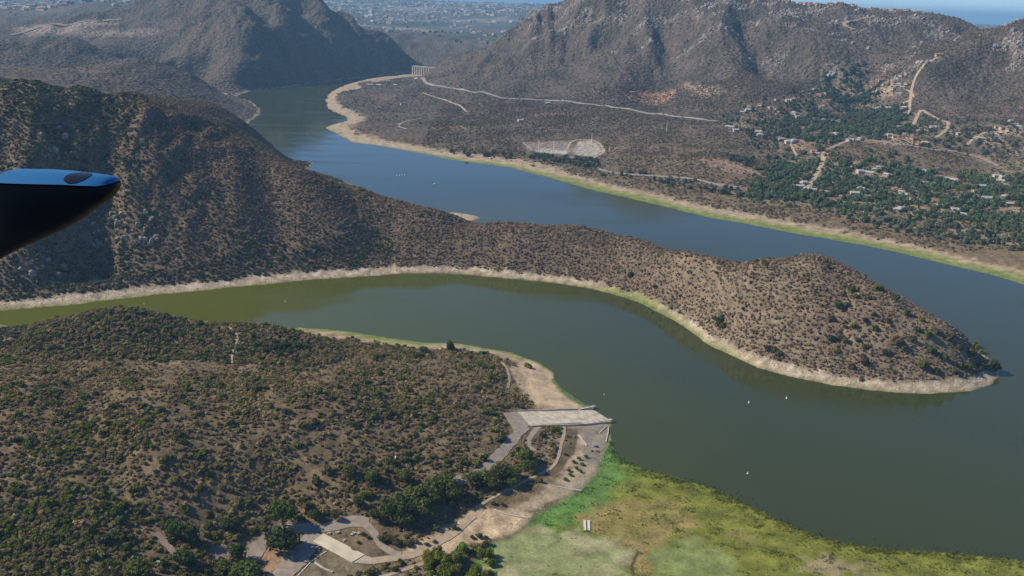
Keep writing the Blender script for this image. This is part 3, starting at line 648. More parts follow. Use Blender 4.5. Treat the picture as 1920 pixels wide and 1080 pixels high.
road("bank_trail", "pale trail over the bank by the beach", [(942, 680), (952, 696), (955, 712), (952, 728)], 2.2, TRACK, 3, .3)
road("slope_track", "short track through the shrubs at the lower left", [(292, 1000), (312, 1020), (330, 1042)], 4, REDT, 3, .3)
road("lake_road", "long pale road at the foot of the rocky mountain", [(778, 146), (800, 156), (840, 165), (880, 172), (930, 181), (960, 185), (1000, 187), (1060, 190), (1110, 196), (1150, 202), (1200, 210), (1255, 217), (1300, 222), (1345, 228)], 12, ROADM, 12, 1.0)
road("summit_road", "hairpin road near the mountain crest", [(1640, 31), (1620, 34), (1595, 39), (1583, 44), (1588, 50), (1604, 55)], 9, TRACK, 12, .8)
road("saddle_road", "pale dirt road climbing between the two mountains", [(1760, 106), (1740, 116), (1728, 128), (1716, 146), (1709, 170), (1706, 196), (1704, 215)], 6, TRACK, 8, .8)
road("hill_road", "pale road bending round the foot of the rocky hill", [(1712, 235), (1722, 215), (1732, 208), (1755, 222), (1778, 232), (1772, 245), (1755, 258)], 7, TRACK, 6, .6)
road("ridge_track", "reddish dirt road crossing above the village", [(1555, 280), (1580, 268), (1620, 263), (1680, 270), (1740, 279), (1790, 284), (1830, 293), (1872, 312)], 10, REDT, 6, .6)
road("east_track", "pale dirt track on the right of the village", [(1812, 272), (1828, 258), (1850, 248)], 6, TRACK, 6, .6)
road("shore_road", "pale road behind the far shore", [(1118, 315), (1140, 322), (1180, 327), (1240, 331), (1300, 336), (1350, 348), (1390, 356)], 7, ROADM, 6, .5)
road("village_road", "pale road running down through the village trees", [(1545, 285), (1542, 305), (1532, 325), (1520, 345), (1505, 360)], 8, TRACK, 6, .5)
road("bench_track", "pale track on the bench above the far shore", [(792, 174), (815, 182), (845, 192), (876, 210)], 6, TRACK, 8, .6)
road("bench_loop", "thin pale loop track on the far bench", [(790, 222), (760, 228), (747, 236), (762, 242)], 5, TRACK, 6, .6)
road("field_ring", "pale perimeter track round the fenced field", [(1062, 283), (1072, 266), (1098, 262), (1122, 268), (1132, 284), (1114, 296)], 5, TRACK, 5, .5)
road("orchard_track", "curved pale track in the village", [(1478, 262), (1485, 275), (1494, 292)], 5, TRACK, 6, .5)
road("hollow_track", "curved pale track below the trees", [(1692, 195), (1712, 182), (1700, 168)], 6, TRACK, 6, .5)
road("valley_track", "pale field road far off in the hazy valley", [(20, 66), (70, 52), (130, 47), (230, 36)], 15, REDT, 60, 2)
road("cove_road", "pale road on the red bank by the village", [(1306, 338), (1340, 344), (1390, 352)], 6, ROADM, 6, .6)
road("bank_terrace", "pale terrace track on the bank at right", [(1312, 300), (1350, 308), (1395, 318), (1425, 328)], 5, REDT, 6, .6)

# ------------------------------------------------------------------ where plants may stand
ROADG = np.zeros(len(X))
for p, wd in ROADS:
    lo = p.min(0) - 40; hi = p.max(0) + 40
    m = (X > lo[0]) & (X < hi[0]) & (Y > lo[1]) & (Y < hi[1]); q = np.nonzero(m)[0]
    if len(q) == 0: continue
    dd = pl_dist(X[q], Y[q], p[::2] if len(p) > 6 else p); ROADG[q] = np.maximum(ROADG[q], dd < wd * .5 + 1.2)
BAREP = [[(955, 690), (985, 672), (1012, 684), (1036, 700), (1062, 738), (1148, 790), (1138, 835), (1122, 880), (1080, 905), (1000, 968), (955, 1008), (900, 1020), (745, 1048), (760, 1030), (860, 972), (895, 950), (1000, 905), (1085, 850), (1080, 802), (940, 772), (1010, 757), (985, 735), (968, 715)],
         [(388, 1055), (410, 1025), (480, 1005), (525, 980), (640, 990), (690, 974), (720, 1008), (750, 1040), (690, 1068), (600, 1100), (480, 1100), (490, 1060), (470, 1030)], [(980, 265), (1130, 258), (1135, 290), (1100, 296), (985, 288)], [(938, 770), (1115, 766), (1152, 792), (1000, 802), (985, 815), (955, 820)]]
for pp in BAREP:
    s_, _ = poly_sdf(P2, world_poly(pp)); F_BARE = np.maximum(F_BARE, sstep(2, -1, s_))
VILL = [(1345, 232), (1400, 195), (1440, 205), (1500, 190), (1545, 130), (1600, 122), (1700, 150), (1720, 215), (1790, 240), (1920, 235), (1990, 300), (2000, 470), (1900, 460), (1800, 440), (1700, 428), (1600, 408), (1530, 395), (1400, 372), (1420, 335), (1470, 300), (1460, 265), (1400, 245)]
VILLX = [(1560, 268), (1650, 268), (1760, 282), (1860, 312), (1830, 330), (1700, 306), (1590, 300), (1530, 290)]
sv_, _ = poly_sdf(P2, world_poly(VILL)); sx_, _ = poly_sdf(P2, world_poly(VILLX))
F_VILL = sstep(25, -25, sv_) * sstep(-10, 15, sx_)
OKG = (SD > 1) * (1 - np.clip(F_RING * 1.3, 0, 1)) * (1 - F_BARE) * (1 - ROADG) * (MSD > 2)

def jgrid(x0, x1, y0, y1, sp, seed, lim=.66):
    r = np.random.default_rng(seed)
    gx, gy = np.meshgrid(np.arange(x0, x1, sp), np.arange(y0, y1, sp))
    x = gx.ravel() + r.uniform(-.55, .55, gx.size) * sp; y = gy.ravel() + r.uniform(-.55, .55, gx.size) * sp
    k = (np.abs(x) < y * lim + 15) & (y > 330)
    return x[k], y[k], r
ROADP = [(p, wd) for p, wd in ROADS if wd < 9 and p[:, 1].min() < 1000]
def off_roads(x, y):
    ok = np.ones(len(x), bool)
    for p, wd in ROADP: ok &= pl_dist(x, y, p) > wd * .5 + .9
    return ok
def place(x, y, sink, R): return np.column_stack([x, y, gz(x, y) - sink * R])
def seen(x, y, zoff=2.0):        # drop what the ground hides from the photograph's side of the valley (with room to step aside)
    z = gz(x, y) + zoff; ok = np.ones(len(x), bool); D_ = np.hypot(x, y)
    for f in np.linspace(.25, .985, 60):
        ok &= (CAM_H + (z - CAM_H) * f) > gz(x * f, y * f) - 6 - .01 * D_ * (1 - f)
    return ok
BROWN = np.array([.28, .19, .135]); TAN = np.array([.40, .285, .175]); OLIVE = np.array([.25, .22, .08]); GREEN = np.array([.145, .165, .030]); DKGREEN = np.array([.095, .115, .048]); GREY = np.array([.29, .245, .185])
def tints(r, n, weights):
    pal = np.array([BROWN, TAN, OLIVE, GREEN, DKGREEN, GREY]); w_ = np.asarray(weights, float)
    if w_.ndim == 1: w_ = np.tile(w_, (n, 1))
    w_ = w_ / w_.sum(1)[:, None]; c = np.cumsum(w_, 1); k = (r.uniform(0, 1, n)[:, None] > c).sum(1).clip(0, 5)
    return pal[k] * r.uniform(.75, 1.25, (n, 1)) * (1 + r.normal(0, .05, (n, 3))), k

# ---- near hill: dry scrub, and the green bushes
x, y, r = jgrid(-520, 330, 345, 860, 2.5, 11)
near = (gsample(((TAG == 2) | ((TAG == 1) & (MSD > 0))).astype(float), x, y) > .5) & (y < 860)
x, y = x[near], y[near]
ok = gsample(OKG, x, y); gr = fbm(x / 70 + 3, y / 70, 3) + .35 * sstep(560, 420, y) * sstep(-40, -230, x) + .12 * sstep(470, 400, y)
de = fbm(x / 26, y / 26 + 9, 3)
md_ = pl_dist(x, y, [at_d(80, 620, 690)[:2], at_d(200, 600, 690)[:2], at_d(330, 620, 700)[:2], at_d(560, 640, 700)[:2]]) < 46
k = (r.uniform(0, 1, len(x)) < ok * np.clip(.66 + .5 * md_ + 1.0 * de + .5 * gr, .12, 1)) & seen(x, y) & off_roads(x, y)
x, y, gr = x[k], y[k], gr[k]; n = len(x)
mound = pl_dist(x, y, [at_d(80, 620, 690)[:2], at_d(200, 600, 690)[:2], at_d(330, 620, 700)[:2], at_d(560, 640, 700)[:2]]) < 46
we = np.tile([.46, .30, .12, .02, .0, .10], (n, 1)); we[:, 2] += np.clip(gr, 0, 1) * .6; we[:, 3] += np.clip(gr, 0, 1) * .35
vs_, _ = poly_sdf(np.column_stack([x, y]), world_poly([(40, 648), (150, 652), (300, 672), (440, 676), (560, 680), (640, 660), (760, 672), (760, 692), (600, 700), (440, 700), (280, 696), (120, 680)])); vall = (vs_ < 0) & ~mound
we[vall] = [.55, .10, .05, .0, .0, .30]
we[mound] = [.44, .06, .22, .05, .20, .06]
T, kk = tints(r, n, we)
T = T * np.array([1.0, 1.06, .84]); R = r.uniform(.75, 2.0, n) * (1 + .25 * np.clip(gr, 0, 1)) * np.where(mound, 1.4, 1) * np.where(vall, .7, 1)
scatter("dry_scrub", "low brown and olive scrub covering the near hill", BUSH, place(x, y, .15, R), R, T, None, 1)

x, y, r = jgrid(-520, 330, 345, 860, 6.2, 12)
near = (gsample(((TAG == 2) | ((TAG == 1) & (MSD > 0))).astype(float), x, y) > .5); x, y = x[near], y[near]
gr = fbm(x / 70 + 3, y / 70, 3) + .55 * sstep(560, 400, y) * sstep(20, -230, x) + .2 * sstep(470, 390, y)
k = (r.uniform(0, 1, len(x)) < gsample(OKG, x, y) * np.clip(.16 + 1.2 * gr, .07, .95)) & seen(x, y) & off_roads(x, y); x, y = x[k], y[k]
ex = [(240, 720), (275, 780), (250, 718), (545, 775), (575, 800), (735, 780), (715, 750), (670, 800), (465, 775), (430, 795), (600, 905), (740, 870), (905, 690), (915, 710), (890, 680), (900, 730), (525, 640), (550, 650), (570, 655), (505, 650), (330, 1000), (60, 830), (100, 790), (180, 740), (220, 765), (150, 770), (790, 800), (990, 690), (915, 775), (930, 790), (680, 930), (770, 850)]
E = np.array([hit(a + random.uniform(-4, 4), b)[:2] for a, b in ex]); x = np.concatenate([x, E[:, 0]]); y = np.concatenate([y, E[:, 1]])
R = np.concatenate([r.uniform(1.6, 3.7, len(x) - len(E)), r.uniform(3.0, 4.4, len(E))]); T, kk = tints(r, len(x), [.0, .0, .30, .52, .18, .0])
d_ = np.sqrt(x * x + y * y + CAM_H ** 2); inside = np.array([abs(a) < b * .60 for a, b in zip(x, y)]) & (y > 395)
order = np.argsort(-(R / d_) * inside); top = order[:300]; rest = order[300:]
for i in top:
    o = obj("bush", BUSH[int(i) % 4], None, (x[i], y[i], float(gz(x[i], y[i])) - .12 * R[i]), r.uniform(0, 6.28), (R[i] * r.uniform(.9, 1.15), R[i] * r.uniform(.9, 1.15), R[i] * r.uniform(.9, 1.3)))
    o["tint"] = [float(v) for v in T[i]]
    tag(o, "rounded green bush among the dry brown scrub of the near hill", "bush", "green bushes on the near hill")
if len(rest): scatter("distant_green_brush", "small green shrubs dotted over the near hill", BUSH, place(x[rest], y[rest], .12, R[rest]), R[rest], T[rest], None, 2)

# ---- long hill and peninsula
x, y, r = jgrid(-1150, 760, 640, 1950, 2.9, 13)
tg = gsample(((TAG == 3) | (TAG == 4)).astype(float), x, y) > .5; x, y = x[tg], y[tg]
pen = gsample((TAG == 4).astype(float), x, y) > .5
de = fbm(x / 34, y / 34 + 9, 3); gr = fbm(x / 120 + 8, y / 120, 3)
k = (r.uniform(0, 1, len(x)) < gsample(OKG, x, y) * np.clip(.95 + .6 * de, .5, 1)) & seen(x, y); x, y, gr, pen = x[k], y[k], gr[k], pen[k]; n = len(x)
low = sstep(45, 8, gz(x, y)) * (1 - pen); tip = pen & (x > 340)
we = np.tile([.62, .14, .05, .01, .04, .16], (n, 1)); we[:, 4] += .55 * np.clip(gr - .05, 0, 1) * (1 - .7 * pen); we[:, 2] += .25 * np.clip(gr, 0, 1); we[:, 4] += .6 * low; we[:, 3] += .2 * low
we[tip] = [.42, .38, .06, .01, .01, .14]
wl = x < -.40 * y - 15; we[wl, 4] += .9; we[wl, 5] += .4; we[wl, 0] *= .5; we[wl, 1] = 0
T, kk = tints(r, n, we); T[pen] *= 1.12; R = r.uniform(.9, 2.1, n) * np.where(kk == 4, 1.35, 1.0) * np.where(tip, .8, 1)
scatter("chaparral", "dense brown and dark green scrub on the long hill and peninsula", BUSH, place(x, y, .15, R), R, T, None, 3)
# dark round bushes scattered on the peninsula's tip
px_b = [(1575, 635), (1610, 560), (1640, 590), (1580, 640), (1570, 660), (1625, 655), (1640, 620), (1680, 640), (1730, 690), (1745, 660), (1620, 685), (1720, 620), (1780, 640), (1790, 630), (1810, 690), (1790, 700), (1845, 665), (1850, 690), (1820, 665), (1835, 690), (1660, 605), (1700, 590), (1725, 600), (1650, 545), (1675, 560), (1545, 492), (1550, 500), (1345, 605), (1352, 612), (1340, 600), (1415, 625), (1230, 540), (1180, 520), (1465, 665), (1450, 660), (1675, 700), (1595, 690), (1620, 600), (1610, 640), (1660, 665), (1690, 655), (1770, 675), (1600, 615), (1560, 600), (1595, 545), (1590, 575), (1740, 630), (1755, 625), (1630, 560), (1710, 640), (1615, 675), (1800, 655), (1760, 700), (1830, 650), (1570, 580), (1560, 640)]
for a, b in px_b:
    q = hit(a + random.uniform(-3, 3), b + random.uniform(-2, 2)); R_ = random.uniform(2.8, 5.0) * (1.5 if (a, b) in ((1345, 605), (1730, 690), (1850, 690)) else 1)
    o = obj("bush", BUSH[random.randrange(4)], None, (q[0], q[1], q[2] - .2), random.uniform(0, 6.28), (R_, R_, R_ * 1.3)); c = random.choice([DKGREEN, GREEN, OLIVE * .6, DKGREEN])
    o["tint"] = [float(v * random.uniform(.8, 1.1)) for v in c]
    tag(o, "dark green bush standing alone on the brown peninsula", "bush", "dark bushes on the peninsula")

# ---- far shore benches and mountains
x, y, r = jgrid(-200, 1500, 1150, 2500, 4.8, 14)
tg = (gsample((TAG == 0).astype(float), x, y) > .5); x, y = x[tg], y[tg]
de = fbm(x / 70, y / 70 + 9, 3); vl = gsample(F_VILL, x, y)
k = (r.uniform(0, 1, len(x)) < gsample(OKG, x, y) * np.clip(.45 + .9 * de, .08, .9) * (1 - .3 * vl)) & seen(x, y); x, y, vl = x[k], y[k], vl[k]; n = len(x)
we = np.tile([.55, .05, .16, .02, .10, .18], (n, 1)); we[:, 2] += vl * .6; we[:, 4] += vl * .6
T, kk = tints(r, n, we); R = r.uniform(1.4, 2.8, n)
scatter("far_scrub", "dark scrub on the benches behind the far shore", BUSH, place(x, y, .2, R), R, T * .8, None, 4)
x, y, r = jgrid(-1800, 1900, 2100, 4500, 12.0, 15)
de = fbm(x / 160, y / 160 + 9, 4)
k = (r.uniform(0, 1, len(x)) < gsample(OKG, x, y) * np.clip(.30 + 1.0 * de, .03, .8)) & seen(x, y); x, y = x[k], y[k]; n = len(x)
T, kk = tints(r, n, [.55, .0, .15, .0, .30, .15]); R = r.uniform(1.8, 3.6, n)
scatter("mountain_scrub", "dark scrub scattered over the hazy mountains", BUSH, place(x, y, .2, R), R, T * .9, None, 5)

# ---- boulders: the pale outcrop on the long hill one by one, the rest as masses
def tintrock(r): return [float(v) for v in np.array([.33, .285, .235]) * r.uniform(.55, 1.15)]
rr = np.random.default_rng(77)
for _ in range(90):
    a, b = (rr.uniform(165, 300), rr.uniform(395, 460)) if _ < 62 else (rr.choice([rr.uniform(60, 180), rr.uniform(0, 20), rr.uniform(85, 130)]), rr.uniform(180, 320))
    if _ >= 78: a, b = rr.uniform(20, 160), rr.uniform(455, 530)
    q = hit(a, b); R_ = rr.choice([1.2, 1.8, 2.6, 4.0, 5.0]) * rr.uniform(.8, 1.2)
    o = obj("boulder", ROCK[_ % 3], None, (q[0], q[1], q[2] - .15 * R_), rr.uniform(0, 6.28), (R_, R_ * rr.uniform(.6, 1.3), R_ * rr.uniform(.8, 1.8))); o["tint"] = tintrock(rr)
    tag(o, "pale granite boulder on the dark slope of the long hill", "boulder", "boulders on the long hill")
m = np.nonzero((rocky > .4) & (np.abs(X) < Y * .64) & (Y > 2000))[0]; m = rr.choice(m, min(len(m), 5200), replace=False)
ii = seen(X[m], Y[m]); m = m[ii]; R = rr.uniform(2.0, 6.5, len(m)) * rr.choice([.6, 1, 1.2], len(m))
x_, y_ = X[m] + rr.uniform(-6, 6, len(m)), Y[m] + rr.uniform(-6, 6, len(m))
scatter("mountain_rocks", "pale granite rocks strewn over the mountain slopes", ROCK, place(x_, y_, .15, R), R, np.array([[.31, .265, .225]]) * rr.uniform(.6, 1.2, (len(m), 1)), rr.uniform(.8, 2.0, len(m)), 6)
m = np.nonzero((ring > .5) & ((TAG == 4) | (TAG == 3)) & (np.abs(X) < Y * .64) & (Y < 1300) & (SD > 1.5))[0]; m = rr.choice(m, min(len(m), 5200), replace=False)
R = rr.uniform(.25, 1.0, len(m)); x_, y_ = X[m] + rr.uniform(-2, 2, len(m)), Y[m] + rr.uniform(-2, 2, len(m))
kk = gsample(SD, x_, y_) > 1; m = m[kk]; R = R[kk]; x_ = x_[kk]; y_ = y_[kk]
scatter("shore_rocks", "pale stones on the bare rim above the waterline", ROCK, place(x_, y_, .2, R), R, np.array([[.46, .40, .31]]) * rr.uniform(.55, 1.2, (len(m), 1)), None, 7)
p_ = world_poly([(1100, 880), (1122, 870), (1130, 850), (1112, 900), (1080, 918), (1040, 940), (1000, 965), (960, 995), (950, 990), (1000, 955), (1060, 925)]); lo, hi = p_.min(0), p_.max(0)
x_ = rr.uniform(lo[0], hi[0], 2600); y_ = rr.uniform(lo[1], hi[1], 2600); s_, _ = poly_sdf(np.column_stack([x_, y_]), p_); kk = (s_ < 1.0); x_, y_ = x_[kk], y_[kk]; R = rr.uniform(.2, .65, len(x_))
scatter("bank_stones", "loose pale stones along the bank of the marsh", ROCK, place(x_, y_, .2, R), R, np.array([[.42, .36, .28]]) * rr.uniform(.6, 1.2, (len(x_), 1)), None, 8)
for i, (a, b, R_, c) in enumerate([(1118, 838, 2.2, .07), (1110, 846, 1.6, .08), (1120, 847, 1.9, .06), (1105, 840, 1.0, .4), (1099, 833, 1.2, .5), (1112, 838, 1.1, .3), (742, 858, 1.7, .6), (738, 861, 1.1, .5), (929, 801, 1.5, .6)]):
    q = hit(a, b); o = obj("boulder", ROCK[i % 3], None, (q[0], q[1], q[2]), i * 1.3, (R_, R_ * .8, R_ * .8)); o["tint"] = [c, c * .95, c * .88]
    if c < .1: tag(o, "dark boulder in the small heap on the flat below the boat ramp", "boulder", "dark boulders below the ramp")
    elif a > 1000: tag(o, "whitish stone beside the dark boulders below the boat ramp", "boulder", "whitish stones below the ramp")
    elif a > 900: tag(o, "single white boulder in the bushes left of the boat ramp apron", "boulder")
    else: tag(o, "whitish boulder alone in the scrub above the tree row", "boulder", "whitish boulders in the scrub")

# ---- reeds on the marsh
def reed_mesh(seed, n=16):
    r = np.random.default_rng(seed); V = []; F = []
    for i in range(n):
        a = r.uniform(0, 6.28); d = r.uniform(0, .55); x0, y0 = d * cos(a), d * sin(a); l = r.uniform(.5, 1.15); w_ = r.uniform(.05, .09); t = r.uniform(0, 6.28); dx, dy = r.normal(0, .16, 2)
        o = len(V); V += [(x0 - w_ * cos(t), y0 - w_ * sin(t), 0), (x0 + w_ * cos(t), y0 + w_ * sin(t), 0), (x0 + dx * .4 + w_ * .8 * cos(t), y0 + dy * .4 + w_ * .8 * sin(t), l * .6), (x0 + dx, y0 + dy, l), (x0 + dx * .4 - w_ * .8 * cos(t), y0 + dy * .4 - w_ * .8 * sin(t), l * .6)]
        F += [(o, o + 1, o + 2, o + 4), (o + 4, o + 2, o + 3)]
    return mesh_np("reed_tuft", V, F, [LEAF])
REED = [reed_mesh(s) for s in (1, 2, 3)]
x, y, r = jgrid(-40, 420, 345, 660, 1.05, 16)
ms = gsample(marsh.astype(float), x, y); sdm = gsample(SD, x, y); msd = -gsample(MSD, x, y); pal = gsample((mpale + mgr).clip(0, 1), x, y); dn = fbm(x / 12, y / 9, 3) - .25
edge = np.exp(-np.clip(sdm - 1, 0, 99) / 7.0)
k = (ms > .8) & (sdm > .6) & (r.uniform(0, 1, len(x)) < np.clip(.45 + 1.1 * dn + .6 * edge - .7 * pal, .01, 1))
x, y, edge = x[k], y[k], edge[k]
al = np.column_stack([gsample(ALB[:, c], x, y) for c in range(3)]) * r.uniform(.9, 1.6, (len(x), 1))
R = (r.uniform(.35, .7, len(x)) * np.where(fbm(x / 15 + 9, y / 8, 3) > .12, 1.9, 1) + 1.3 * edge * r.uniform(.3, 1, len(x)))
scatter("reeds", "yellow green reeds and water weed of the marsh", REED, np.column_stack([x, y, gz(x, y) - .05]), R, al, r.uniform(.7, 1.2, len(x)), 9)

x, y, r = jgrid(100, 420, 345, 660, .95, 17)
sdm = gsample(SD, x, y); k = (sdm < .8) & (sdm > -11) & (gsample((TAG == 1).astype(float), x, y) > .5) & (r.uniform(0, 1, len(x)) < .8 * np.clip(.5 + 1.5 * fbm(x / 14, y / 9, 3), 0, 1) * np.exp(np.minimum(sdm, 0) / 3.2)) & (x > 118)
x, y = x[k], y[k]; R = r.uniform(.35, 1.0, len(x))
scatter("weed_shade_reeds", "reeds in the water along the marsh edge, tinted dark for weed and reed shade", REED, np.column_stack([x, y, 0 * x - .15]), R, np.array([[.062, .070, .028]]) * r.uniform(.6, 1.6, (len(x), 1)), r.uniform(.7, 1.2, len(x)), 10)  # dark tint carries dark water, submerged weed and the shade among the reeds
# ------------------------------------------------------------------ trees
BARK = mat("bark", (.12, .09, .065), .95, .3, 2)
def limb_tree(seed, h=1.0):
    """trunk with limbs, unit height 1"""
    r = np.random.default_rng(seed); V = []; F = []
    def tube(pts, rad):
        o = len(V); m = 6
        for p, q in zip(pts, rad):
            for i in range(m): V.append((p[0] + q * cos(2 * pi * i / m), p[1] + q * sin(2 * pi * i / m), p[2]))
        for k in range(len(pts) - 1):
            for i in range(m): F.append((o + k * m + i, o + k * m + (i + 1) % m, o + (k + 1) * m + (i + 1) % m, o + (k + 1) * m + i))
    tube([(0, 0, -.03), (.01, .01, .2), (.02, -.01, .45), (.0, .02, .7)], [.045, .035, .026, .01])
    for i in range(5):
        a = 2 * pi * i / 5 + r.uniform(-.4, .4); z0 = r.uniform(.2, .45); l = r.uniform(.22, .34)
        tube([(.01, 0, z0), (l * .5 * cos(a), l * .5 * sin(a), z0 + .14), (l * cos(a), l * sin(a), z0 + .3)], [.02, .014, .006])
    return mesh_np("trunk", V, F, [BARK])
def crown_mesh(seed, nl=9, n=620, wide=.42, low=.22, leaf=.045):
    r = np.random.default_rng(seed)
    an = r.uniform(0, 6.28, nl); rd = wide * np.sqrt(r.uniform(0, 1, nl)) * .75; zc = low + .18 + r.uniform(0, .52, nl) * (1 - .6 * rd / wide)
    cs = np.column_stack([rd * np.cos(an), rd * np.sin(an), zc]); rs = r.uniform(.14, .24, nl)
    cs = np.vstack([cs, [[0, 0, .62], [0, 0, .42]]]); rs = np.concatenate([rs, [.24, .27]]); nl += 2
    k = r.integers(0, nl, n); dv = r.normal(0, 1, (n, 3)); dv /= np.linalg.norm(dv, axis=1)[:, None]
    c = cs[k] + dv * rs[k][:, None] * r.uniform(.55, 1.12, (n, 1)); c[:, 2] = np.maximum(c[:, 2], low * .6)
    nn = dv + r.normal(0, .5, (n, 3)); nn /= np.linalg.norm(nn, axis=1)[:, None]
    a = np.cross(nn, r.normal(0, 1, (n, 3))); a /= np.linalg.norm(a, axis=1)[:, None]; b = np.cross(nn, a); sz = leaf * r.uniform(.55, 1.3, (n, 1))
    V = np.stack([c - a * sz - b * sz * .7, c + a * sz - b * sz * .6, c + a * sz * .8 + b * sz * .7, c - a * sz * .7 + b * sz * .8], 1).reshape(-1, 3)
    return mesh_np("crown", V, np.arange(4 * n).reshape(n, 4), [LEAF])
TRUNKS = [limb_tree(s) for s in (1, 2)]
CROWNS = [crown_mesh(s, 11, 1100, .46, .16, .042) for s in (31, 32, 33, 34)]
def tree(px, py, height, spread, tint, label, group=None, k=0, dz=0):
    q = hit(px, py); t = empty("tree", (q[0], q[1], q[2] - .1 + dz), k * 1.7, (height * spread, height * spread, height))
    tag(t, label, "tree", group)
    c = obj("crown", CROWNS[k % 4], t); c["tint"] = [float(v) * 1.6 * q_ for v, q_ in zip(tint, (1, 1, .8))]
    obj("trunk", TRUNKS[k % 2], t)
    return t
tree(530, 985, 17, .95, (.060, .095, .018), "bright green oak standing behind the big dark tree by the parking road", None, 0)
tree(535, 1030, 16, 1.45, (.036, .052, .018), "big dark spreading oak in the middle of the parking road", None, 1)
tree(443, 1048, 10, 1.3, (.055, .072, .022), "olive green tree at the edge of the pinkish dirt lot", None, 2)
tree(470, 1088, 12, 1.7, (.060, .088, .022), "wide green tree cut by the bottom edge below the pinkish lot", None, 3)
tree(425, 1072, 8, 1.4, (.085, .092, .03), "pale olive bushy tree between the dirt lot and the wide green tree", None, 1)
tree(328, 1010, 12, 1.0, (.060, .090, .022), "tall green tree at the end of the short track", None, 0)
tree(356, 1016, 11, 1.2, (.080, .085, .04), "greyish olive tree just right of the tall green tree", None, 2)
tree(350, 1060, 11, 1.3, (.045, .065, .02), "dark green tree in front of the greyish olive tree", None, 3)
tree(265, 1085, 14, 1.2, (.105, .115, .03), "yellowish willow cut by the bottom edge next to the white car", None, 1)
tree(430, 992, 8, 1.3, (.05, .065, .025), "dark round tree above the dirt lot", None, 1)
tree(590, 975, 7, 1.4, (.05, .065, .022), "round green tree above the road between the oak and the grey shrub", None, 2)
tree(628, 975, 7, .9, (.085, .09, .055), "slim grey green tree above the bend of the parking road", None, 0)
tree(705, 975, 9, 1.0, (.055, .07, .02), "green tree at the left end of the dense tree row", None, 3)
tree(672, 950, 8, 1.0, (.065, .082, .022), "light green tree in the scrub above the loop road", None, 0)
rows = [(735, 975, 12, 1.3), (755, 965, 13, 1.2), (780, 952, 12, 1.4), (805, 945, 12, 1.4), (826, 930, 12, 1.4), (850, 935, 10, 1.3), (790, 972, 11, 1.2), (760, 985, 9, 1.2), (885, 912, 9, 1.3), (910, 905, 9, 1.5), (935, 900, 10, 1.4), (960, 895, 8, 1.5), (985, 868, 9, 1.3), (990, 880, 7, 1.4), (925, 918, 7, 1.4), (960, 910, 7, 1.4), (700, 905, 8, 1.2), (655, 890, 7, 1.3), (760, 905, 8, 1.2), (835, 905, 8, 1.3)]
ORD = ["first", "second", "third", "fourth", "fifth", "sixth", "seventh", "eighth", "ninth", "tenth", "eleventh", "twelfth", "thirteenth", "fourteenth", "fifteenth", "sixteenth", "seventeenth", "eighteenth"]
def rank(v): return {k: j for j, k in enumerate(sorted(range(len(v)), key=lambda q: v[q]))}
RK = rank([q[0] for q in rows[:16]])
for i, (a, b, h, s_) in enumerate(rows):
    f = random.uniform(.85, 1.2); c = random.choice([(.075, .092, .028), (.09, .102, .036), (.058, .075, .022)])
    tree(a, b, h * 1.25, s_, [v * f for v in c], f"{ORD[RK[i]]} tree from the left in the dense green row between hill and beach" if i < 16 else "leafy green tree in the scrub just above the dense tree row", "trees in the row above the beach" if i < 16 else "trees above the row", i)
SHR2 = [(1085, 862), (1092, 872), (1080, 880), (1070, 892), (1098, 858), (1060, 900), (1075, 868), (1088, 885), (1066, 884)]
for i, (a, b) in enumerate(SHR2): tree(a, b, 2.4, 1.6, (.10, .125, .045), "pale green shrub on the stony flat between the footpath and marsh", "shrubs on the stony flat", i)
SHR = [(730, 1015, 4.5), (745, 1020, 4), (715, 1015, 4), (765, 1022, 3.5), (690, 1010, 2.0), (672, 1018, 1.8), (850, 992, 3.0), (858, 993, 2.4), (898, 1008, 3), (910, 1010, 2.5), (885, 1010, 2.4), (800, 1022, 2.2), (815, 1018, 2), (680, 1003, 2.2), (942, 948, 2.2), (925, 945, 2.4), (905, 952, 2)]
SRK = rank([q[0] + .01 * q[1] for q in SHR])
for i, (a, b, h) in enumerate(SHR):
    tree(a, b, h, 1.7, (.085, .08, .035), f"{ORD[SRK[i]]} low olive shrub from the left along the beach path and sand", "shrubs by the beach path", i)
for i in range(44):
    a = random.uniform(800, 925); b = random.uniform(1035, 1090); h = random.uniform(4.5, 8.5)
    if b < 1085 - (a - 800) * .28 + 20 and b < 1035 + 8 - (a - 870) * .0 and a < 860: b += 25
    tree(a, b, h, 1.0, [v * random.uniform(.8, 1.3) for v in (.12, .14, .022)], "yellow green willow of the thicket on the lower bank by the marsh", "willows of the bank thicket", i)
for a, b, h, c, lb in [(795, 664, 9, (.07, .09, .03), "green tree on the bank at the narrow end of the sand"), (845, 657, 11, (.05, .06, .03), "tall narrow dark tree at the tip of the bank"), (805, 668, 5, (.05, .055, .02), "low dark tree beside the green tree on the bank")]:
    tree(a, b, h, .8 if h > 10 else 1.1, c, lb, None, int(a) % 4)
MTR = [(520, 655), (535, 650), (548, 648), (560, 652), (572, 655), (545, 662), (525, 668), (500, 660), (515, 645), (480, 650)]
MRK = rank([q[0] for q in MTR])
for i, (a, b) in enumerate(MTR):
    tree(a, b, random.uniform(4, 6.5), 1.5, (.05, .065, .022), f"{ORD[MRK[i]]} dark green shrub tree from the left at the right end of the mound", "trees at the end of the mound", i)

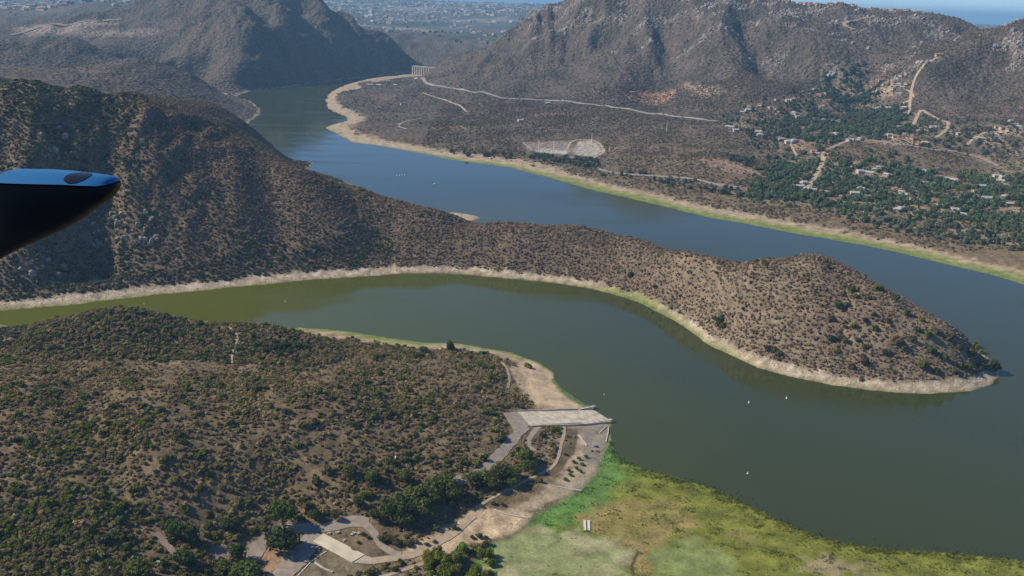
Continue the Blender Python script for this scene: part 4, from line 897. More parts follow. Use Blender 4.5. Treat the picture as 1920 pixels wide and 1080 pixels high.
# ---- village trees
rv = np.random.default_rng(41)
DENSE = [([(1545, 130), (1620, 120), (1660, 150), (1640, 190), (1560, 190)], 1.0, (.030, .050, .032)), ([(1480, 190), (1700, 190), (1710, 250), (1650, 262), (1560, 270), (1470, 260)], .8, (.05, .068, .035)), ([(1450, 300), (1560, 300), (1700, 312), (1830, 335), (1990, 345), (1990, 460), (1850, 420), (1700, 405), (1560, 390), (1400, 370)], 1.0, (.052, .072, .032)), ([(1350, 235), (1470, 225), (1480, 270), (1400, 255)], .5, (.055, .062, .04)), ([(1360, 290), (1410, 300), (1415, 318), (1370, 308)], 1.0, (.035, .05, .03)), ([(1700, 225), (1840, 250), (1830, 285), (1720, 275)], .35, (.055, .065, .04)), ([(1560, 395), (1750, 420), (1920, 445), (1990, 470), (1990, 490), (1800, 460), (1600, 420)], .55, (.06, .072, .042)), ([(1000, 290), (1120, 300), (1130, 318), (1060, 310), (990, 296)], .8, (.045, .06, .032)), ([(1120, 320), (1390, 345), (1400, 372), (1250, 350), (1130, 332)], .35, (.05, .06, .04)), ([(830, 284), (960, 288), (960, 298), (850, 294)], .25, (.05, .055, .035))]
DENSE += [([(1350, 215), (1480, 170), (1560, 110), (1700, 130), (1720, 210), (1600, 262), (1440, 300), (1380, 262)], .22, (.05, .065, .036)), ([(1420, 300), (1560, 275), (1920, 330), (1990, 480), (1600, 415), (1400, 380)], .3, (.065, .08, .036)), ([(1700, 215), (1920, 240), (1920, 300), (1720, 285)], .16, (.055, .065, .04))]
TX = []
for pxs, dns, c in DENSE:
    pw = world_poly(pxs); lo, hi = pw.min(0), pw.max(0); ar = (hi[0] - lo[0]) * (hi[1] - lo[1]); n = int(ar / 70 * dns)
    x = rv.uniform(lo[0], hi[0], n); y = rv.uniform(lo[1], hi[1], n); s_, _ = poly_sdf(np.column_stack([x, y]), pw)
    k = (s_ < 0) & (gsample(SD, x, y) > 30) & (gsample(ROADG, x, y) < .3) & (gsample(F_BARE, x, y) < .3) & (fbm(x / 60, y / 60, 2) > -.22)
    for a, b in zip(x[k], y[k]): TX.append((a, b, rv.uniform(2.0, 5.0), c))
HOUSES = [(1500, 352, 'w'), (1512, 356, 'w'), (1508, 345, 'w'), (1525, 358, 'w'), (1545, 362, 'w'), (1562, 360, 't'), (1602, 365, 'w'), (1615, 357, 'w'), (1641, 320, 'w'), (1648, 316, 'w'), (1613, 324, 'w'), (1600, 316, 't'), (1630, 327, 'w'), (1730, 322, 'w'), (1775, 337, 'w'), (1788, 340, 'w'), (1655, 335, 't'), (1662, 330, 'w'), (1625, 372, 't'), (1632, 362, 'w'), (1690, 362, 'w'), (1693, 368, 'w'), (1710, 375, 't'), (1735, 345, 't'), (1752, 350, 'r'), (1690, 392, 'w'), (1684, 396, 'w'), (1790, 395, 'w'), (1805, 405, 'w'), (1782, 400, 't'), (1850, 375, 'w'), (1865, 378, 'w'), (1885, 372, 'w'), (1875, 342, 'w'), (1880, 335, 'w'), (1868, 332, 'w'), (1840, 352, 'w'), (1828, 360, 't'), (1895, 385, 'w'), (1905, 395, 't'), (1820, 380, 'w'), (1555, 142, 'w'), (1562, 138, 'w'), (1558, 136, 'w'), (1526, 168, 'w'), (1478, 190, 'w'), (1455, 188, 't'), (1488, 188, 'r'), (1425, 198, 't'), (1445, 203, 't'), (1455, 205, 't'), (1392, 212, 'w'), (1402, 208, 'w'), (1365, 240, 'w'), (1380, 246, 'w'), (1372, 241, 'w'), (1425, 255, 'w'), (1422, 250, 'w'), (1398, 242, 'w'), (1488, 214, 'w'), (1495, 220, 'w'), (1545, 228, 'w'), (1562, 229, 'w'), (1552, 190, 'r'), (1535, 180, 'r'), (1545, 178, 'w'), (1645, 150, 'r'), (1652, 152, 'r'), (1640, 165, 't'), (1660, 160, 't'), (1648, 172, 't'), (1680, 150, 'w'), (1690, 143, 't'), (1700, 140, 't'), (1685, 160, 'w'), (1692, 165, 'w'), (1675, 168, 't'), (1700, 158, 't'), (1685, 178, 'w'), (1695, 204, 'w'), (1645, 205, 'w'), (1665, 205, 'w'), (1488, 266, 'w'), (1478, 268, 'w'), (1465, 263, 'w'), (1564, 255, 'w'), (1567, 252, 'w'), (1592, 264, 'w'), (1612, 262, 'w'), (1525, 285, 'r'), (1530, 290, 'w'), (1545, 292, 'r'), (1700, 235, 't'), (1685, 240, 'w'), (1668, 255, 'w'), (1680, 258, 't'), (1712, 262, 'r'), (1722, 272, 'r'), (1735, 270, 'w'), (1748, 240, 'w'), (1797, 252, 'w'), (1780, 250, 't'), (1895, 228, 'w'), (1902, 235, 'w'), (1870, 240, 't'), (1880, 242, 't'), (1890, 245, 't'), (1910, 240, 'w'), (1858, 244, 't'), (1835, 260, 'w'), (1842, 262, 'w'), (1760, 388, 'w'), (1742, 400, 't'), (1560, 380, 'w'), (1580, 372, 't')]
HXY = []
WALLM = {'w': mat("white_stucco", (.47, .43, .37), .9, .12, .5), 't': mat("tan_stucco", (.50, .40, .28), .9, .1, .5), 'r': mat("rose_stucco", (.45, .30, .24), .9, .1, .5)}
ROOFM = {'w': mat("pale_roof", (.41, .39, .36), .8, .2, .8), 't': mat("brown_roof", (.26, .19, .14), .85, .2, .8), 'r': mat("red_tile_roof", (.38, .17, .11), .85, .2, .8)}
def box(V, F, x0, x1, y0, y1, z0, z1):
    o = len(V); V += [(x0, y0, z0), (x1, y0, z0), (x1, y1, z0), (x0, y1, z0), (x0, y0, z1), (x1, y0, z1), (x1, y1, z1), (x0, y1, z1)]
    F += [(o, o + 3, o + 2, o + 1), (o + 4, o + 5, o + 6, o + 7), (o, o + 1, o + 5, o + 4), (o + 1, o + 2, o + 6, o + 5), (o + 2, o + 3, o + 7, o + 6), (o + 3, o, o + 4, o + 7)]
def wall_me(k):
    V, F = [], []; box(V, F, -6, 6, -4, 4, -2, 3.2)
    if k % 2: box(V, F, 2, 7.5, -7.5, -4.003, -2, 3.0)
    return V, F
def roof_me(k):
    V = [(-6.6, -4.6, 3.1), (6.6, -4.6, 3.1), (6.6, 4.6, 3.1), (-6.6, 4.6, 3.1), (-6.6 + (k % 3) * 1.8, 0, 5.4), (6.6 - (k % 3) * 1.8, 0, 5.4)]
    F = [(0, 1, 5, 4), (2, 3, 4, 5), (1, 2, 5), (3, 0, 4), (0, 3, 2, 1)]
    if k % 2:
        o = len(V); V += [(1.5, -8, 2.95), (8, -8, 2.95), (8, -3.9, 2.95), (1.5, -3.9, 2.95), (4.75, -8, 4.6), (4.75, -2.2, 4.6)]; F += [(o, o + 4, o + 5, o + 3), (o + 1, o + 2, o + 5, o + 4), (o, o + 1, o + 4), (o, o + 3, o + 2, o + 1)]
    return V, F
HW = {(c, k): mesh_np("wall", *wall_me(k), [WALLM[c]]) for c in 'wtr' for k in range(6)}
HR = {(c, k): mesh_np("roof", *roof_me(k), [ROOFM[c]]) for c in 'wtr' for k in range(6)}
GLASSD = mat("dark_window", (.05, .06, .07), .25, .1, 1)
def win_me():
    V, F = [], []
    box(V, F, -.8, .8, -.04, .04, 0, 1.3); return V, F
WIN = mesh_np("window", *win_me(), [GLASSD])
LBL = {'w': "white walled house with a pale roof among the village trees", 't': "tan walled house with a brown roof among the village trees", 'r': "rose walled house with a red tile roof among the village trees"}
for i, (a, b, c) in enumerate(HOUSES):
    q = hit(a, b); k = i % 6; s_ = rv.uniform(.75, 1.15); t = empty("house", (q[0], q[1], q[2] + .5), rv.uniform(-.8, .8), (s_, s_, s_)); HXY.append((q[0], q[1]))
    tag(t, LBL[c], "house", {'w': "white village houses", 't': "tan village houses", 'r': "red roofed village houses"}[c])
    obj("wall", HW[c, k], t); obj("roof", HR[c, k], t)
    for wx_ in (-3.6, -.6): obj("window", WIN, t, (wx_, -4.03, 1.1))
HXY = np.array(HXY)
TX = [t for t in TX if np.min(np.hypot(HXY[:, 0] - t[0], HXY[:, 1] - t[1] + 7)) > 11.5]
TX.sort(key=lambda t: -t[2] / math.hypot(t[0], t[1]) * (1 if abs(t[0]) < .58 * t[1] else .01))
for i, (x_, y_, R_, c) in enumerate(TX[:180]):
    o = obj("tree", TREE[i % 4], None, (x_, y_, float(gz(x_, y_)) - .2), rv.uniform(0, 6.28), (R_, R_, R_ * rv.uniform(.9, 1.35))); f = rv.uniform(1.6, 3.2)
    o["tint"] = [float(v * f * rv.uniform(.92, 1.08)) for v in c]
    tag(o, "full crowned green tree in the village across the lake", "tree", "village trees")
xs = np.array([(t[0], t[1]) for t in TX[180:]]); R = np.array([t[2] for t in TX[180:]]); T = np.array([t[3] for t in TX[180:]]) * rv.uniform(1.6, 3.2, (len(xs), 1))
scatter("village_woods", "smaller and farther green trees filling the village valley", TREE, place(xs[:, 0], xs[:, 1], .05, R), R, T, rv.uniform(.9, 1.35, len(xs)), 21)

# ---- crest houses and the far suburbs, too small to show their parts
def far_house(c, k, v):
    a, b = wall_me(k); c_, d_ = roof_me(k); n = len(a); return mesh_np("far_house", a + c_, b + [tuple(x + n for x in f) for f in d_], [WALLM[c], ROOFM[v]], False, [0] * len(b) + [1] * len(d_))
FH = [far_house('w', 0, 'w'), far_house('w', 1, 'r'), far_house('t', 3, 't'), far_house('w', 4, 'w')]
for i in range(34):
    a = rv.uniform(1490, 1585) if i < 20 else rv.uniform(1590, 1760); b = 30
    q0 = at_d(a, 20, 3000); x_ = q0[0]
    ys = np.linspace(2500, 3500, 200); zz = gz(x_ / 3000 * ys, ys); j = int(np.argmax(np.degrees(np.arctan2(zz - CAM_H, ys)))); y_ = ys[max(0, j - rv.integers(0, 5))]; x_ = x_ / 3000 * y_
    s_ = rv.uniform(.8, 1.5); o = obj("crest_house", FH[i % 4], None, (x_, y_, float(gz(x_, y_))), rv.uniform(-1, 1), s_)
    tag(o, "tiny pale house on the crest of the rocky mountain", "house", "houses on the mountain crest")
nf = 0; tries = 0
FARX = []
while nf < 260 and tries < 6000:
    tries += 1
    if rv.uniform() < .8: a, b = rv.uniform(630, 1060), rv.uniform(2, 46) - 0
    else: a, b = rv.uniform(-60, 110), rv.uniform(8, 24)
    if rv.uniform() > (1 - b / 60): continue
    q = hit(a, b)
    if q[1] < 5200 or q[1] > 13500: continue
    nf += 1; s_ = rv.uniform(1.6, 3.6); o = obj("suburb_house", FH[nf % 4], None, (q[0], q[1], q[2]), rv.uniform(-1, 1), (s_ * rv.uniform(.8, 1.8), s_, s_))
    tag(o, "tiny pale building in the hazy suburbs on the far plain", "building", "far suburb buildings")
n = 3600; a = rv.uniform(-7000, 3500, n); y_ = rv.uniform(5200, 12500, n); k = (np.abs(a) < .62 * y_) & (fbm(a / 700 + 3, y_ / 900, 3) > .02); a, y_ = a[k], y_[k]
scatter("far_suburbs", "countless pale roofs of the suburbs far off in the haze", FH, place(a, y_, 0, 0 * a), rv.uniform(1.4, 3.4, len(a)), np.ones((len(a), 3)), None, 23)
n = 5200; a = rv.uniform(-9000, 9000, n); y_ = rv.uniform(5000, 13500, n); k = (np.abs(a) < .62 * y_) & (fbm(a / 900, y_ / 900, 3) > -.1); a, y_ = a[k], y_[k]
R = rv.uniform(4, 11, len(a)); scatter("plain_woods", "dark tree clumps over the far hazy plain", TREE, place(a, y_, .1, R), R, np.array([[.04, .055, .035]]) * rv.uniform(.7, 1.3, (len(a), 1)), None, 22)

# ------------------------------------------------------------------ boat ramp and its docks
def slab_px(pxs, thick, lift, nx=14, ny=4):
    c = [np.array(hit(*p)) for p in pxs]; V = []; F = []
    for j in range(ny + 1):
        for i in range(nx + 1):
            u, v = i / nx, j / ny; p = (c[0] * (1 - u) + c[1] * u) * (1 - v) + (c[3] * (1 - u) + c[2] * u) * v; V.append((p[0], p[1], p[2] + lift))
    for j in range(ny):
        for i in range(nx): k = j * (nx + 1) + i; F.append((k, k + 1, k + nx + 2, k + nx + 1))
    n = len(V); rim = [i for i in range(nx + 1)] + [j * (nx + 1) + nx for j in range(1, ny + 1)] + [ny * (nx + 1) + i for i in range(nx - 1, -1, -1)] + [j * (nx + 1) for j in range(ny - 1, 0, -1)]
    V += [(V[k][0], V[k][1], V[k][2] - thick) for k in rim]
    for i in range(len(rim)): F.append((rim[i], n + i, n + (i + 1) % len(rim), rim[(i + 1) % len(rim)]))
    return np.array(V), F
def ramp_mat():
    m = mat("ramp_concrete", (.50, .44, .33), .85, .30, .22); return m
rampV, rampF = slab_px([(971, 773), (1113, 770), (1147, 791), (993, 798)], 2.2, .55)
zt = np.array([hit(975, 785)[2] + .5, .25])
me = mesh_np("boat_ramp", rampV, rampF, [ramp_mat()]); ramp = tag(obj("boat_ramp", me), "wide pale concrete boat ramp sloping into the lake", "boat ramp")
def strip_on(pts_px, width, thick, lift, m, name, parent=None):
    p = path_w(pts_px, 3.0); tn = np.gradient(p, axis=0); tn /= np.linalg.norm(tn, axis=1)[:, None] + 1e-9; nn = np.column_stack([-tn[:, 1], tn[:, 0]])
    z = np.maximum(gz(p[:, 0], p[:, 1]), .05); k_ = np.ones(5) / 5; z = np.convolve(np.pad(z, 2, 'edge'), k_, 'valid') + lift; V = []; F = []
    for i in range(len(p)):
        for s_, dz in ((-1, 0), (1, 0), (1, -thick), (-1, -thick)): q = p[i] + nn[i] * s_ * width / 2; V.append((q[0], q[1], z[i] + dz))
    for i in range(len(p) - 1):
        for a in range(4): F.append((4 * i + a, 4 * i + (a + 1) % 4, 4 * i + 4 + (a + 1) % 4, 4 * i + 4 + a))
    F += [(0, 1, 2, 3), (4 * len(p) - 1, 4 * len(p) - 2, 4 * len(p) - 3, 4 * len(p) - 4)]
    return obj(name, mesh_np(name, V, F, [m]), parent)
KERB = mat("weathered_white_concrete", (.48, .43, .35), .85, .25, .2); WOODG = mat("bleached_timber", (.46, .43, .38), .85, .2, .6)
strip_on([(995, 800), (1040, 799), (1092, 797), (1146, 793)], 1.0, 1.6, 1.2, KERB, "kerb", ramp)
strip_on([(972, 771), (1030, 770), (1112, 768)], .8, 1.5, 1.1, KERB, "kerb", ramp)
def dock(p0, p1, width, name, label):
    a = np.array(hit(*p0)); b = np.array(hit(*p1)); L_ = float(np.linalg.norm(b[:2] - a[:2])); an = math.atan2(b[1] - a[1], b[0] - a[0]); zc = max(a[2], b[2]) + .75
    t = tag(empty(name, (a[0], a[1], zc), an), label, "dock"); V, F = [], []; n = int(L_ / 1.2)
    pl = []; box(pl, F, 0.03, 1.14, -width / 2, width / 2, -.12, 0); pm = mesh_np("plank", pl, F, [WOODG])
    for i in range(n): obj("plank", pm, t, (i * 1.2, 0, 0.004 * (i % 3)))
    V, F = [], []
    for s_ in (-1, 1): box(V, F, 0, L_, s_ * (width / 2 - .25) - .12, s_ * (width / 2 - .25) + .12, -.45, -.122)
    obj("beam", mesh_np("beam", V, F, [WOODG]), t)
    V, F = [], []; box(V, F, -.14, .14, -.14, .14, -3.0, 1.0); pm = mesh_np("post", V, F, [KERB])
    for i in range(0, n + 1, 4):
        for s_ in (-1, 1): obj("post", pm, t, (i * 1.2, s_ * (width / 2 + .16), 0))
    return t
dock((1090, 795), (1149, 791), 2.2, "dock", "pale plank dock on the near side of the boat ramp")
dock((1084, 769), (1117, 765), 1.8, "dock", "short pale plank dock on the far side of the boat ramp")
apV, apF = slab_px([(944, 775), (970, 773), (993, 799), (968, 814)], .6, .4, 6, 6)
tag(obj("ramp_apron", mesh_np("ramp_apron", apV, apF, [ASPH])), "grey asphalt apron at the head of the boat ramp", None, None, "structure")
flV, flF = slab_px([(1032, 800), (1142, 798), (1138, 832), (1094, 830)], .3, .12, 8, 5)
# old launching slab beside the car park
slV, slF = slab_px([(587, 1016), (606, 1001), (684, 1041), (660, 1055)], .6, .45, 10, 4)
tag(obj("concrete_slab", mesh_np("concrete_slab", slV, slF, [mat("slab_concrete", (.60, .53, .38), .85, .15, .12)])), "long pale concrete slab beside the planted oval", "slab")
sl2V, sl2F = slab_px([(662, 1056), (685, 1042), (706, 1050), (703, 1059)], .5, .35, 5, 3)
tag(obj("concrete_pad", mesh_np("concrete_pad", sl2V, sl2F, [mat("pad_concrete", (.46, .38, .28), .9, .15, .12)])), "small pinkish concrete pad at the end of the long slab", "slab")
tag(strip_on([(590, 1055), (606, 1066), (624, 1074)], .9, .8, .6, KERB, "low_wall"), "low pale wall on the dry grass below the long slab", "wall")
tag(strip_on([(558, 1080), (585, 1052), (612, 1034)], .7, .6, .22, KERB, "kerb_wall"), "pale kerb between the asphalt strip and the dry grass", "kerb")
tag(strip_on([(1124, 812), (1138, 800), (1141, 806), (1136, 830)], .7, .8, .5, KERB, "water_edge_kerb"), "pale kerb along the water below the boat ramp", "kerb")
tag(strip_on([(1084, 815), (1092, 825), (1100, 836)], 1.0, .6, .5, KERB, "beam_log"), "whitish beam lying on the flat below the ramp", "beam")
for pts, lb in [([(1045, 913), (1065, 916), (1090, 922)], "pale log groyne at the bend of the marsh bank"), ([(925, 955), (955, 966), (990, 972)], "pale log groyne across the sandy beach")]:
    tag(strip_on(pts, 1.1, .6, .5, WOODG, "log_groyne"), lb, "log")
for i, (a, b) in enumerate([(617, 1001), (633, 999), (645, 1014), (660, 1003), (672, 1001), (664, 1000)]):
    q = hit(a, b); t = tag(empty("picnic_table", (q[0], q[1], q[2]), i * .5), "white picnic table on the planted oval by the loop road", "table", "picnic tables on the oval")
    def bx_(nm, *d):
        V, F = [], []; box(V, F, *d); obj(nm, mesh_np(nm, V, F, [KERB]), t)
    bx_("table_top", -1.1, 1.1, -.45, .45, .7, .8); bx_("bench", -1.1, 1.1, -.95, -.65, .42, .5); bx_("bench", -1.1, 1.1, .65, .95, .42, .5); bx_("leg", -.8, -.65, -.8, .8, 0, .7); bx_("leg", .65, .8, -.8, .8, 0, .7)

# floating dock in the marsh
q = hit(1100, 986); t = tag(empty("floating_dock", (q[0], q[1], .0), radians(87)), "white slatted floating dock stranded in the marsh weed", "dock")
V, F = [], []; box(V, F, -.27, .27, -.75, .75, -.06, .06); pm = mesh_np("plank", V, F, [mat("white_boards", (.74, .71, .63), .8, .12, .8)])
for i in range(17):
    for s_ in (-1.2, 1.2): obj("plank", pm, t, ((i - 8) * .66, s_, .62 + .01 * (i % 2)))
V, F = [], []; box(V, F, -5.7, 5.7, -1.95, -1.45, .1, .555); fm = mesh_np("float", V, F, [mat("grey_float", (.35, .35, .33), .7, .2, .5)])
obj("float", fm, t); obj("float", fm, t, (0, 3.4, 0))
V, F = [], []; box(V, F, -.12, .12, -.12, .12, -1, 1.3); pm = mesh_np("post", V, F, [WOODG])
for i in (-2, -1, 0, 1, 2):
    for s_ in (-1, 1): obj("post", pm, t, (i * 2.4, s_ * 2.2, 0))

# white car at the lower left
def car(px, py, rz, paint, label):
    q = hit(px, py); t = tag(empty("car", q, rz), label, "car")
    def prof(pts, w0, nm, m):
        n = len(pts); V = [(x_, -w0 * (1 - .12 * max(0, z_ - .9)), z_) for x_, z_ in pts] + [(x_, w0 * (1 - .12 * max(0, z_ - .9)), z_) for x_, z_ in pts]
        F = [tuple(range(n - 1, -1, -1)), tuple(range(n, 2 * n))] + [(i, (i + 1) % n, n + (i + 1) % n, n + i) for i in range(n)]
        return obj(nm, mesh_np(nm, V, F, [m]), t)
    prof([(-2.2, .35), (2.2, .35), (2.3, .7), (2.15, .92), (1.0, 1.0), (-1.9, 1.02), (-2.25, .9)], .9, "body", paint)
    prof([(1.0, 1.003), (.35, 1.42), (-1.3, 1.46), (-1.9, 1.023)], .82, "cabin", GLASSD)
    prof([(.3, 1.465), (-1.28, 1.50), (-1.28, 1.55), (.25, 1.52)], .74, "roof", paint)
    for sx in (-1.4, 1.4):
        for sy in (-.92, .92):
            m = 12; V = [(.34 * cos(2 * pi * i / m), yq, .34 * sin(2 * pi * i / m)) for yq in (-.1, .1) for i in range(m)]; F = [tuple(range(m)), tuple(range(2 * m - 1, m - 1, -1))] + [(i, m + i, m + (i + 1) % m, (i + 1) % m) for i in range(m)]
            obj("wheel", mesh_np("wheel", V, F, [mat("tyre", (.03, .03, .03), .9, .1, 1)]), t, (sx, sy, .34))
    return t
PAINT = mat("white_car_paint", (.78, .78, .77), .3, .02, 1, 0, .5)
car(299, 1057, .35, PAINT, "white car parked among the trees at the lower left")
V, F = [], []

# ------------------------------------------------------------------ dam
q0 = np.array(at_d(776, 139, 3880)); q1 = np.array(at_d(815, 135, 3800)); L_ = float(np.linalg.norm(q1[:2] - q0[:2])); an = math.atan2(q1[1] - q0[1], q1[0] - q0[0])
dm = tag(empty("dam", (q0[0], q0[1], 0), an), "small white multiple arch dam closing the narrow end of the lake", "dam")
DAMC = mat("dam_concrete", (.48, .44, .38), .85, .12, .05); DARKC = mat("dark_arch_concrete", (.16, .15, .14), .9, .2, .05)  # recessed arches get a much darker base colour than the buttresses
NB = 10; sp = L_ / (NB - 1)
V, F = [], []; box(V, F, -2.1, 2.1, -9, 3, -6, 34); bm_ = mesh_np("buttress", V, F, [DAMC])
for i in range(NB): obj("buttress", bm_, dm, (i * sp, 0, -max(0, (i - 5)) * .4))
V, F = [], []; m = 8
for zc in (-6, 30):
    for i in range(m + 1): an_ = pi * i / m; V.append((sp / 2 - (sp / 2 - 2.1) * cos(an_), 2.5 - 3.5 * sin(an_), zc))
F = [(i, i + 1, m + 2 + i, m + 1 + i) for i in range(m)]
am_ = mesh_np("arch", V, F, [DARKC], True)
for i in range(NB - 1): obj("arch", am_, dm, (i * sp, 0, 0))
V, F = [], []; box(V, F, -4, L_ + 4, -3, 4, 34.01, 36); obj("walkway", mesh_np("walkway", V, F, [DAMC]), dm)

# ------------------------------------------------------------------ fenced field with tall poles, utility poles, little lakeside buildings
STEEL = mat("white_pole_paint", (.78, .77, .74), .6, .06, 1)
def pole(px, py, h, label, group, arm=True, r0=.7):
    q = hit(px, py); t = tag(empty("light_pole" if arm else "utility_pole", q, 0), label, "pole", group); m = 8
    V = [(rr_ * cos(2 * pi * i / m), rr_ * sin(2 * pi * i / m), z_) for z_, rr_ in ((-.5, r0), (h, r0 * .6)) for i in range(m)]; F = [(i, (i + 1) % m, m + (i + 1) % m, m + i) for i in range(m)] + [tuple(range(m, 2 * m))]
    obj("post", mesh_np("post", V, F, [STEEL]), t)
    V, F = [], []; box(V, F, -1.6, 1.6, -.2, .2, h - .9, h - .3); obj("lamp_bar" if arm else "cross_arm", mesh_np("lamp_bar", V, F, [STEEL]), t)
for a, b, h in [(1010, 281, 20), (1038, 281, 18), (1109, 272, 24)]:
    pole(a, b, h, {1010: "left", 1038: "middle", 1109: "right"}[a] + " tall white light pole by the fenced field on the far shore", "light poles of the field")
pole(1250, 246, 20, "white utility pole standing alone on the brown bench", None, False)
pole(1142, 285, 12, "short white pole to the right of the fenced field", None, False)
t = tag(empty("fence", hit(1000, 280)), "white posts and rail fence along the fenced field", "fence")
fo = t.location.copy(); V, F = [], []; box(V, F, -.3, .3, -.3, .3, -.5, 4.0); pm = mesh_np("post", V, F, [STEEL]); prev = None; RV, RF = [], []
for i in range(22):
    a = 980 + i * 4.6; b = 270 + 14 * min(1, i / 4) if i < 14 else 284 - (i - 14) * .2; q = hit(a, b); obj("post", pm, t, (q[0] - fo[0], q[1] - fo[1], q[2] - fo[2]))
    if prev is not None:
        o_ = len(RV)
        for (p_) in (prev, q): RV += [(p_[0] - fo[0], p_[1] - fo[1] - .08, p_[2] - fo[2] + 2.9), (p_[0] - fo[0], p_[1] - fo[1] - .08, p_[2] - fo[2] + 3.5)]
        RF += [(o_, o_ + 2, o_ + 3, o_ + 1)]
    prev = q
obj("rail", mesh_np("rail", RV, RF, [STEEL]), t)
def shed(px, py, rz, s_, c, v, label, group=None):
    q = hit(px, py); t = tag(empty("building", (q[0], q[1], q[2] + .4), rz, (s_, s_, s_)), label, "building", group); obj("wall", HW[c, 0], t); obj("roof", HR[v, 0], t)
    for wx_ in (-3.6, 0, 3.4): obj("window", WIN, t, (wx_, -4.03, 1.0))
shed(694, 161, .1, 1.3, 'w', 'w', "long white lakeside building left of the other two by the dam"); shed(710, 162, .1, 1.3, 'w', 'w', "white lakeside building in the middle of three by the dam"); shed(728, 153, .3, 1.0, 'w', 'w', "small white building nearest the dam on the far bench"); shed(741, 161, -.2, 1.0, 'w', 'w', "white building right of the pair on the far bench")
shed(755, 196, .5, 1.0, 'w', 't', "pale hut alone on the brown bench of the far shore"); shed(668, 252, .2, .9, 't', 't', "little tan building on the sandy point of the far shore"); shed(976, 228, .4, 1.1, 'w', 'w', "single white shed on the knoll behind the fenced field"); shed(1028, 195, .2, 1.0, 'w', 'w', "white roadside shed below the long pale road"); shed(1185, 175, 0, 1.0, 'r', 'r', "red roofed roadside building at the foot of the mountain"); shed(1330, 172, .2, 1.0, 'w', 't', "pale house under the mountain by the bare terrace"); shed(1760, 105, 0, 1.3, 'r', 'r', "red building on the saddle between the two mountains")
shed(1076, 299, .3, 1.0, 'w', 'w', "white hut in the trees below the fenced field")

# ------------------------------------------------------------------ buoys, boats and birds on the lake
BUOYM = mat("buoy_paint", (.80, .80, .78), .5, .04, 1)
def buoy(px, py, label, group, s_=1.0):
    x_, y_, _ = at_z(px, py, 0); t = tag(empty("buoy", (x_, y_, 0), 0, (s_, s_, s_)), label, "buoy", group); m = 10; V = []; F = []
    prof = [(0.02, -.4), (.55, -.3), (.6, .1), (.45, .35), (.18, .5), (.16, 1.3), (.03, 1.4)]
    for r_, z_ in prof:
        for i in range(m): V.append((r_ * cos(2 * pi * i / m), r_ * sin(2 * pi * i / m), z_))
    F = [(k * m + i, k * m + (i + 1) % m, (k + 1) * m + (i + 1) % m, (k + 1) * m + i) for k in range(len(prof) - 1) for i in range(m)]
    obj("float_body", mesh_np("float_body", V, F, [BUOYM], True), t)
    V, F = [], []; box(V, F, -.3, .3, -.03, .03, .8, 1.2); obj("marker_plate", mesh_np("marker_plate", V, F, [mat("orange_plate", (.7, .25, .06), .6, .1, 1)]), t)
for a, b in [(1404, 755), (1475, 747)]: buoy(a, b, ("left" if a < 1440 else "right") + " one of two white buoys floating below the peninsula", "buoys off the peninsula", 1.3)
buoy(1402, 888, "single white buoy in the open water near the reed edge", None, 1.1); buoy(1133, 740, "pale buoy in the water above the boat ramp", None, .8)
buoy(535, 566, "small white buoy in the green cove", None, .9); buoy(270, 570, "tiny white buoy near the left end of the green cove", None, .9)
def boat(px, py, rz, label, group=None, s_=1.0):
    x_, y_, _ = at_z(px, py, 0); t = tag(empty("boat", (x_, y_, 0), rz, (s_, s_, s_)), label, "boat", group); st = [(-2.6, .9, .2), (-1, 1.1, .15), (1, .95, .2), (2.2, .5, .35), (2.9, .03, .5)]; V = []; F = []
    for x0, w0, k0 in st: V += [(x0, -w0, .65), (x0, -w0 * .6, -.1 + k0 * .3), (x0, w0 * .6, -.1 + k0 * .3), (x0, w0, .65), (x0, w0 * .8, .6), (x0, -w0 * .8, .6)]
    F = [(6 * k + i, 6 * k + (i + 1) % 6, 6 * k + 6 + (i + 1) % 6, 6 * k + 6 + i) for k in range(4) for i in range(6)] + [(5, 4, 3, 2, 1, 0)]
    obj("hull", mesh_np("hull", V, F, [BUOYM]), t); V, F = [], []; box(V, F, -.8, .5, -.6, .6, .6, 1.5); obj("console", mesh_np("console", V, F, [BUOYM]), t); V, F = [], []; box(V, F, -3.0, -2.61, -.2, .2, -.1, 1.0); obj("outboard_motor", mesh_np("outboard_motor", V, F, [GLASSD]), t)
boat(815, 346, .4, "lone white motor boat on the blue arm of the lake", None, 1.2)
for i, a in enumerate((744, 749, 754, 759)): boat(a, 329.5 - i * .4, 1.2 + .2 * i, f"{ORD[i]} white boat from the left in the row of four on the blue arm", "row of white boats", .9)

# ------------------------------------------------------------------ the aircraft's own tip, reaching in from the left
BLUEP = mat("blue_gloss_paint", (.008, .115, .28), .45, .06, 3, 0, .5); BLACKP = mat("black_gloss_underside", (.006, .006, .007), .4, .1, 3, 0, .3)
DT = 2.2
def atray(px, py): d = ray(px, py); d = d / np.linalg.norm(d[:2]); return np.array([d[0] * DT, d[1] * DT, CAM_H + d[2] * DT])
tipw = atray(217, 345); sc_ = DT / F_PX
t = tag(empty("aircraft_tip", tipw, radians(-4)), "blue topped dark aircraft tip reaching in from the left edge", "aircraft part")
st = [(0, .004, .004, .0), (-4, .034, .022, 0), (-14, .050, .036, 0), (-35, .062, .056, .002), (-70, .070, .090, .004), (-110, .082, .120, .005), (-150, .086, .144, .005), (-190, .08, .166, .004), (-230, .06, .184, -.006), (-300, .05, .21, -.012), (-420, .05, .25, -.012)]
V = []; F = []; m = 16
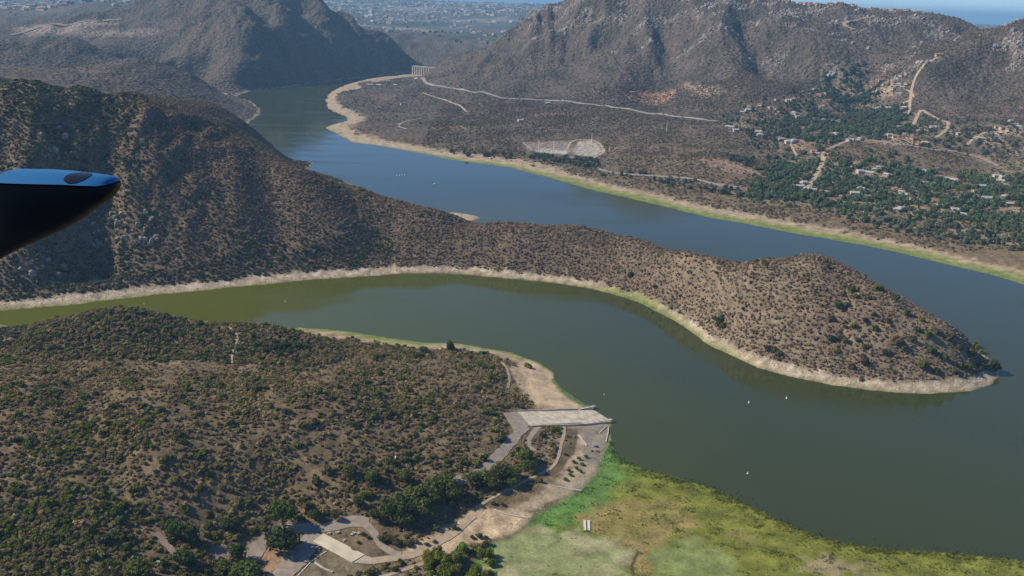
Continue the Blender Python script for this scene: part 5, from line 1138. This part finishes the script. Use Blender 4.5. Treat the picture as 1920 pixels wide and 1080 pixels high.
for u, wd, dp, zc in st:
    for i in range(m + 1):
        an_ = pi * i / m; V.append((u * sc_, -wd * cos(an_), zc - dp * (sin(an_) ** .8)))
F = [(k * (m + 1) + i, k * (m + 1) + i + 1, (k + 1) * (m + 1) + i + 1, (k + 1) * (m + 1) + i) for k in range(len(st) - 1) for i in range(m)]
obj("hull", mesh_np("hull", V, F, [BLACKP], True), t)
V = []; F = []; m = 8
for u, wd, dp, zc in st[:8]:
    for i in range(m + 1):
        s_ = -1 + 2 * i / m; V.append((u * sc_, wd * s_, zc + .004 + .012 * (1 - s_ * s_) * min(1, wd / .05)))
F = [(k * (m + 1) + i, (k + 1) * (m + 1) + i, (k + 1) * (m + 1) + i + 1, k * (m + 1) + i + 1) for k in range(7) for i in range(m)]
obj("top_cover", mesh_np("top_cover", V, F, [BLUEP], True), t)
V2, F2 = [], []
for k in range(7, len(st)):
    u, wd, dp, zc = st[k]
    for i in range(m + 1): s_ = -1 + 2 * i / m; V2.append((u * sc_, wd * s_, zc + .004 + .012 * (1 - s_ * s_)))
F2 = [(k * (m + 1) + i, (k + 1) * (m + 1) + i, (k + 1) * (m + 1) + i + 1, k * (m + 1) + i + 1) for k in range(len(st) - 8) for i in range(m)]
obj("rear_deck", mesh_np("rear_deck", V2, F2, [BLACKP], True), t)
su = [q[0] for q in st][::-1]
def deck_z(xu, yv):
    wd_ = np.interp(xu, su, [q[1] for q in st][::-1]); zc_ = np.interp(xu, su, [q[3] for q in st][::-1]); s_ = max(-1, min(1, yv / wd_)); return zc_ + .004 + .012 * (1 - s_ * s_)
m = 24; V = []; F = []
for rr_, dz_ in ((1.0, -.004), (1.0, .0012), (.55, .0014), (0.02, .0014)):
    for i in range(m):
        xu = -57 + rr_ * 19 * cos(2 * pi * i / m); yv = -.022 + rr_ * .040 * sin(2 * pi * i / m); V.append((xu * sc_, yv, deck_z(xu, yv) + dz_))
F = [(k * m + i, k * m + (i + 1) % m, (k + 1) * m + (i + 1) % m, (k + 1) * m + i) for k in range(3) for i in range(m)]
obj("round_port", mesh_np("round_port", V, F, [BLACKP]), t)
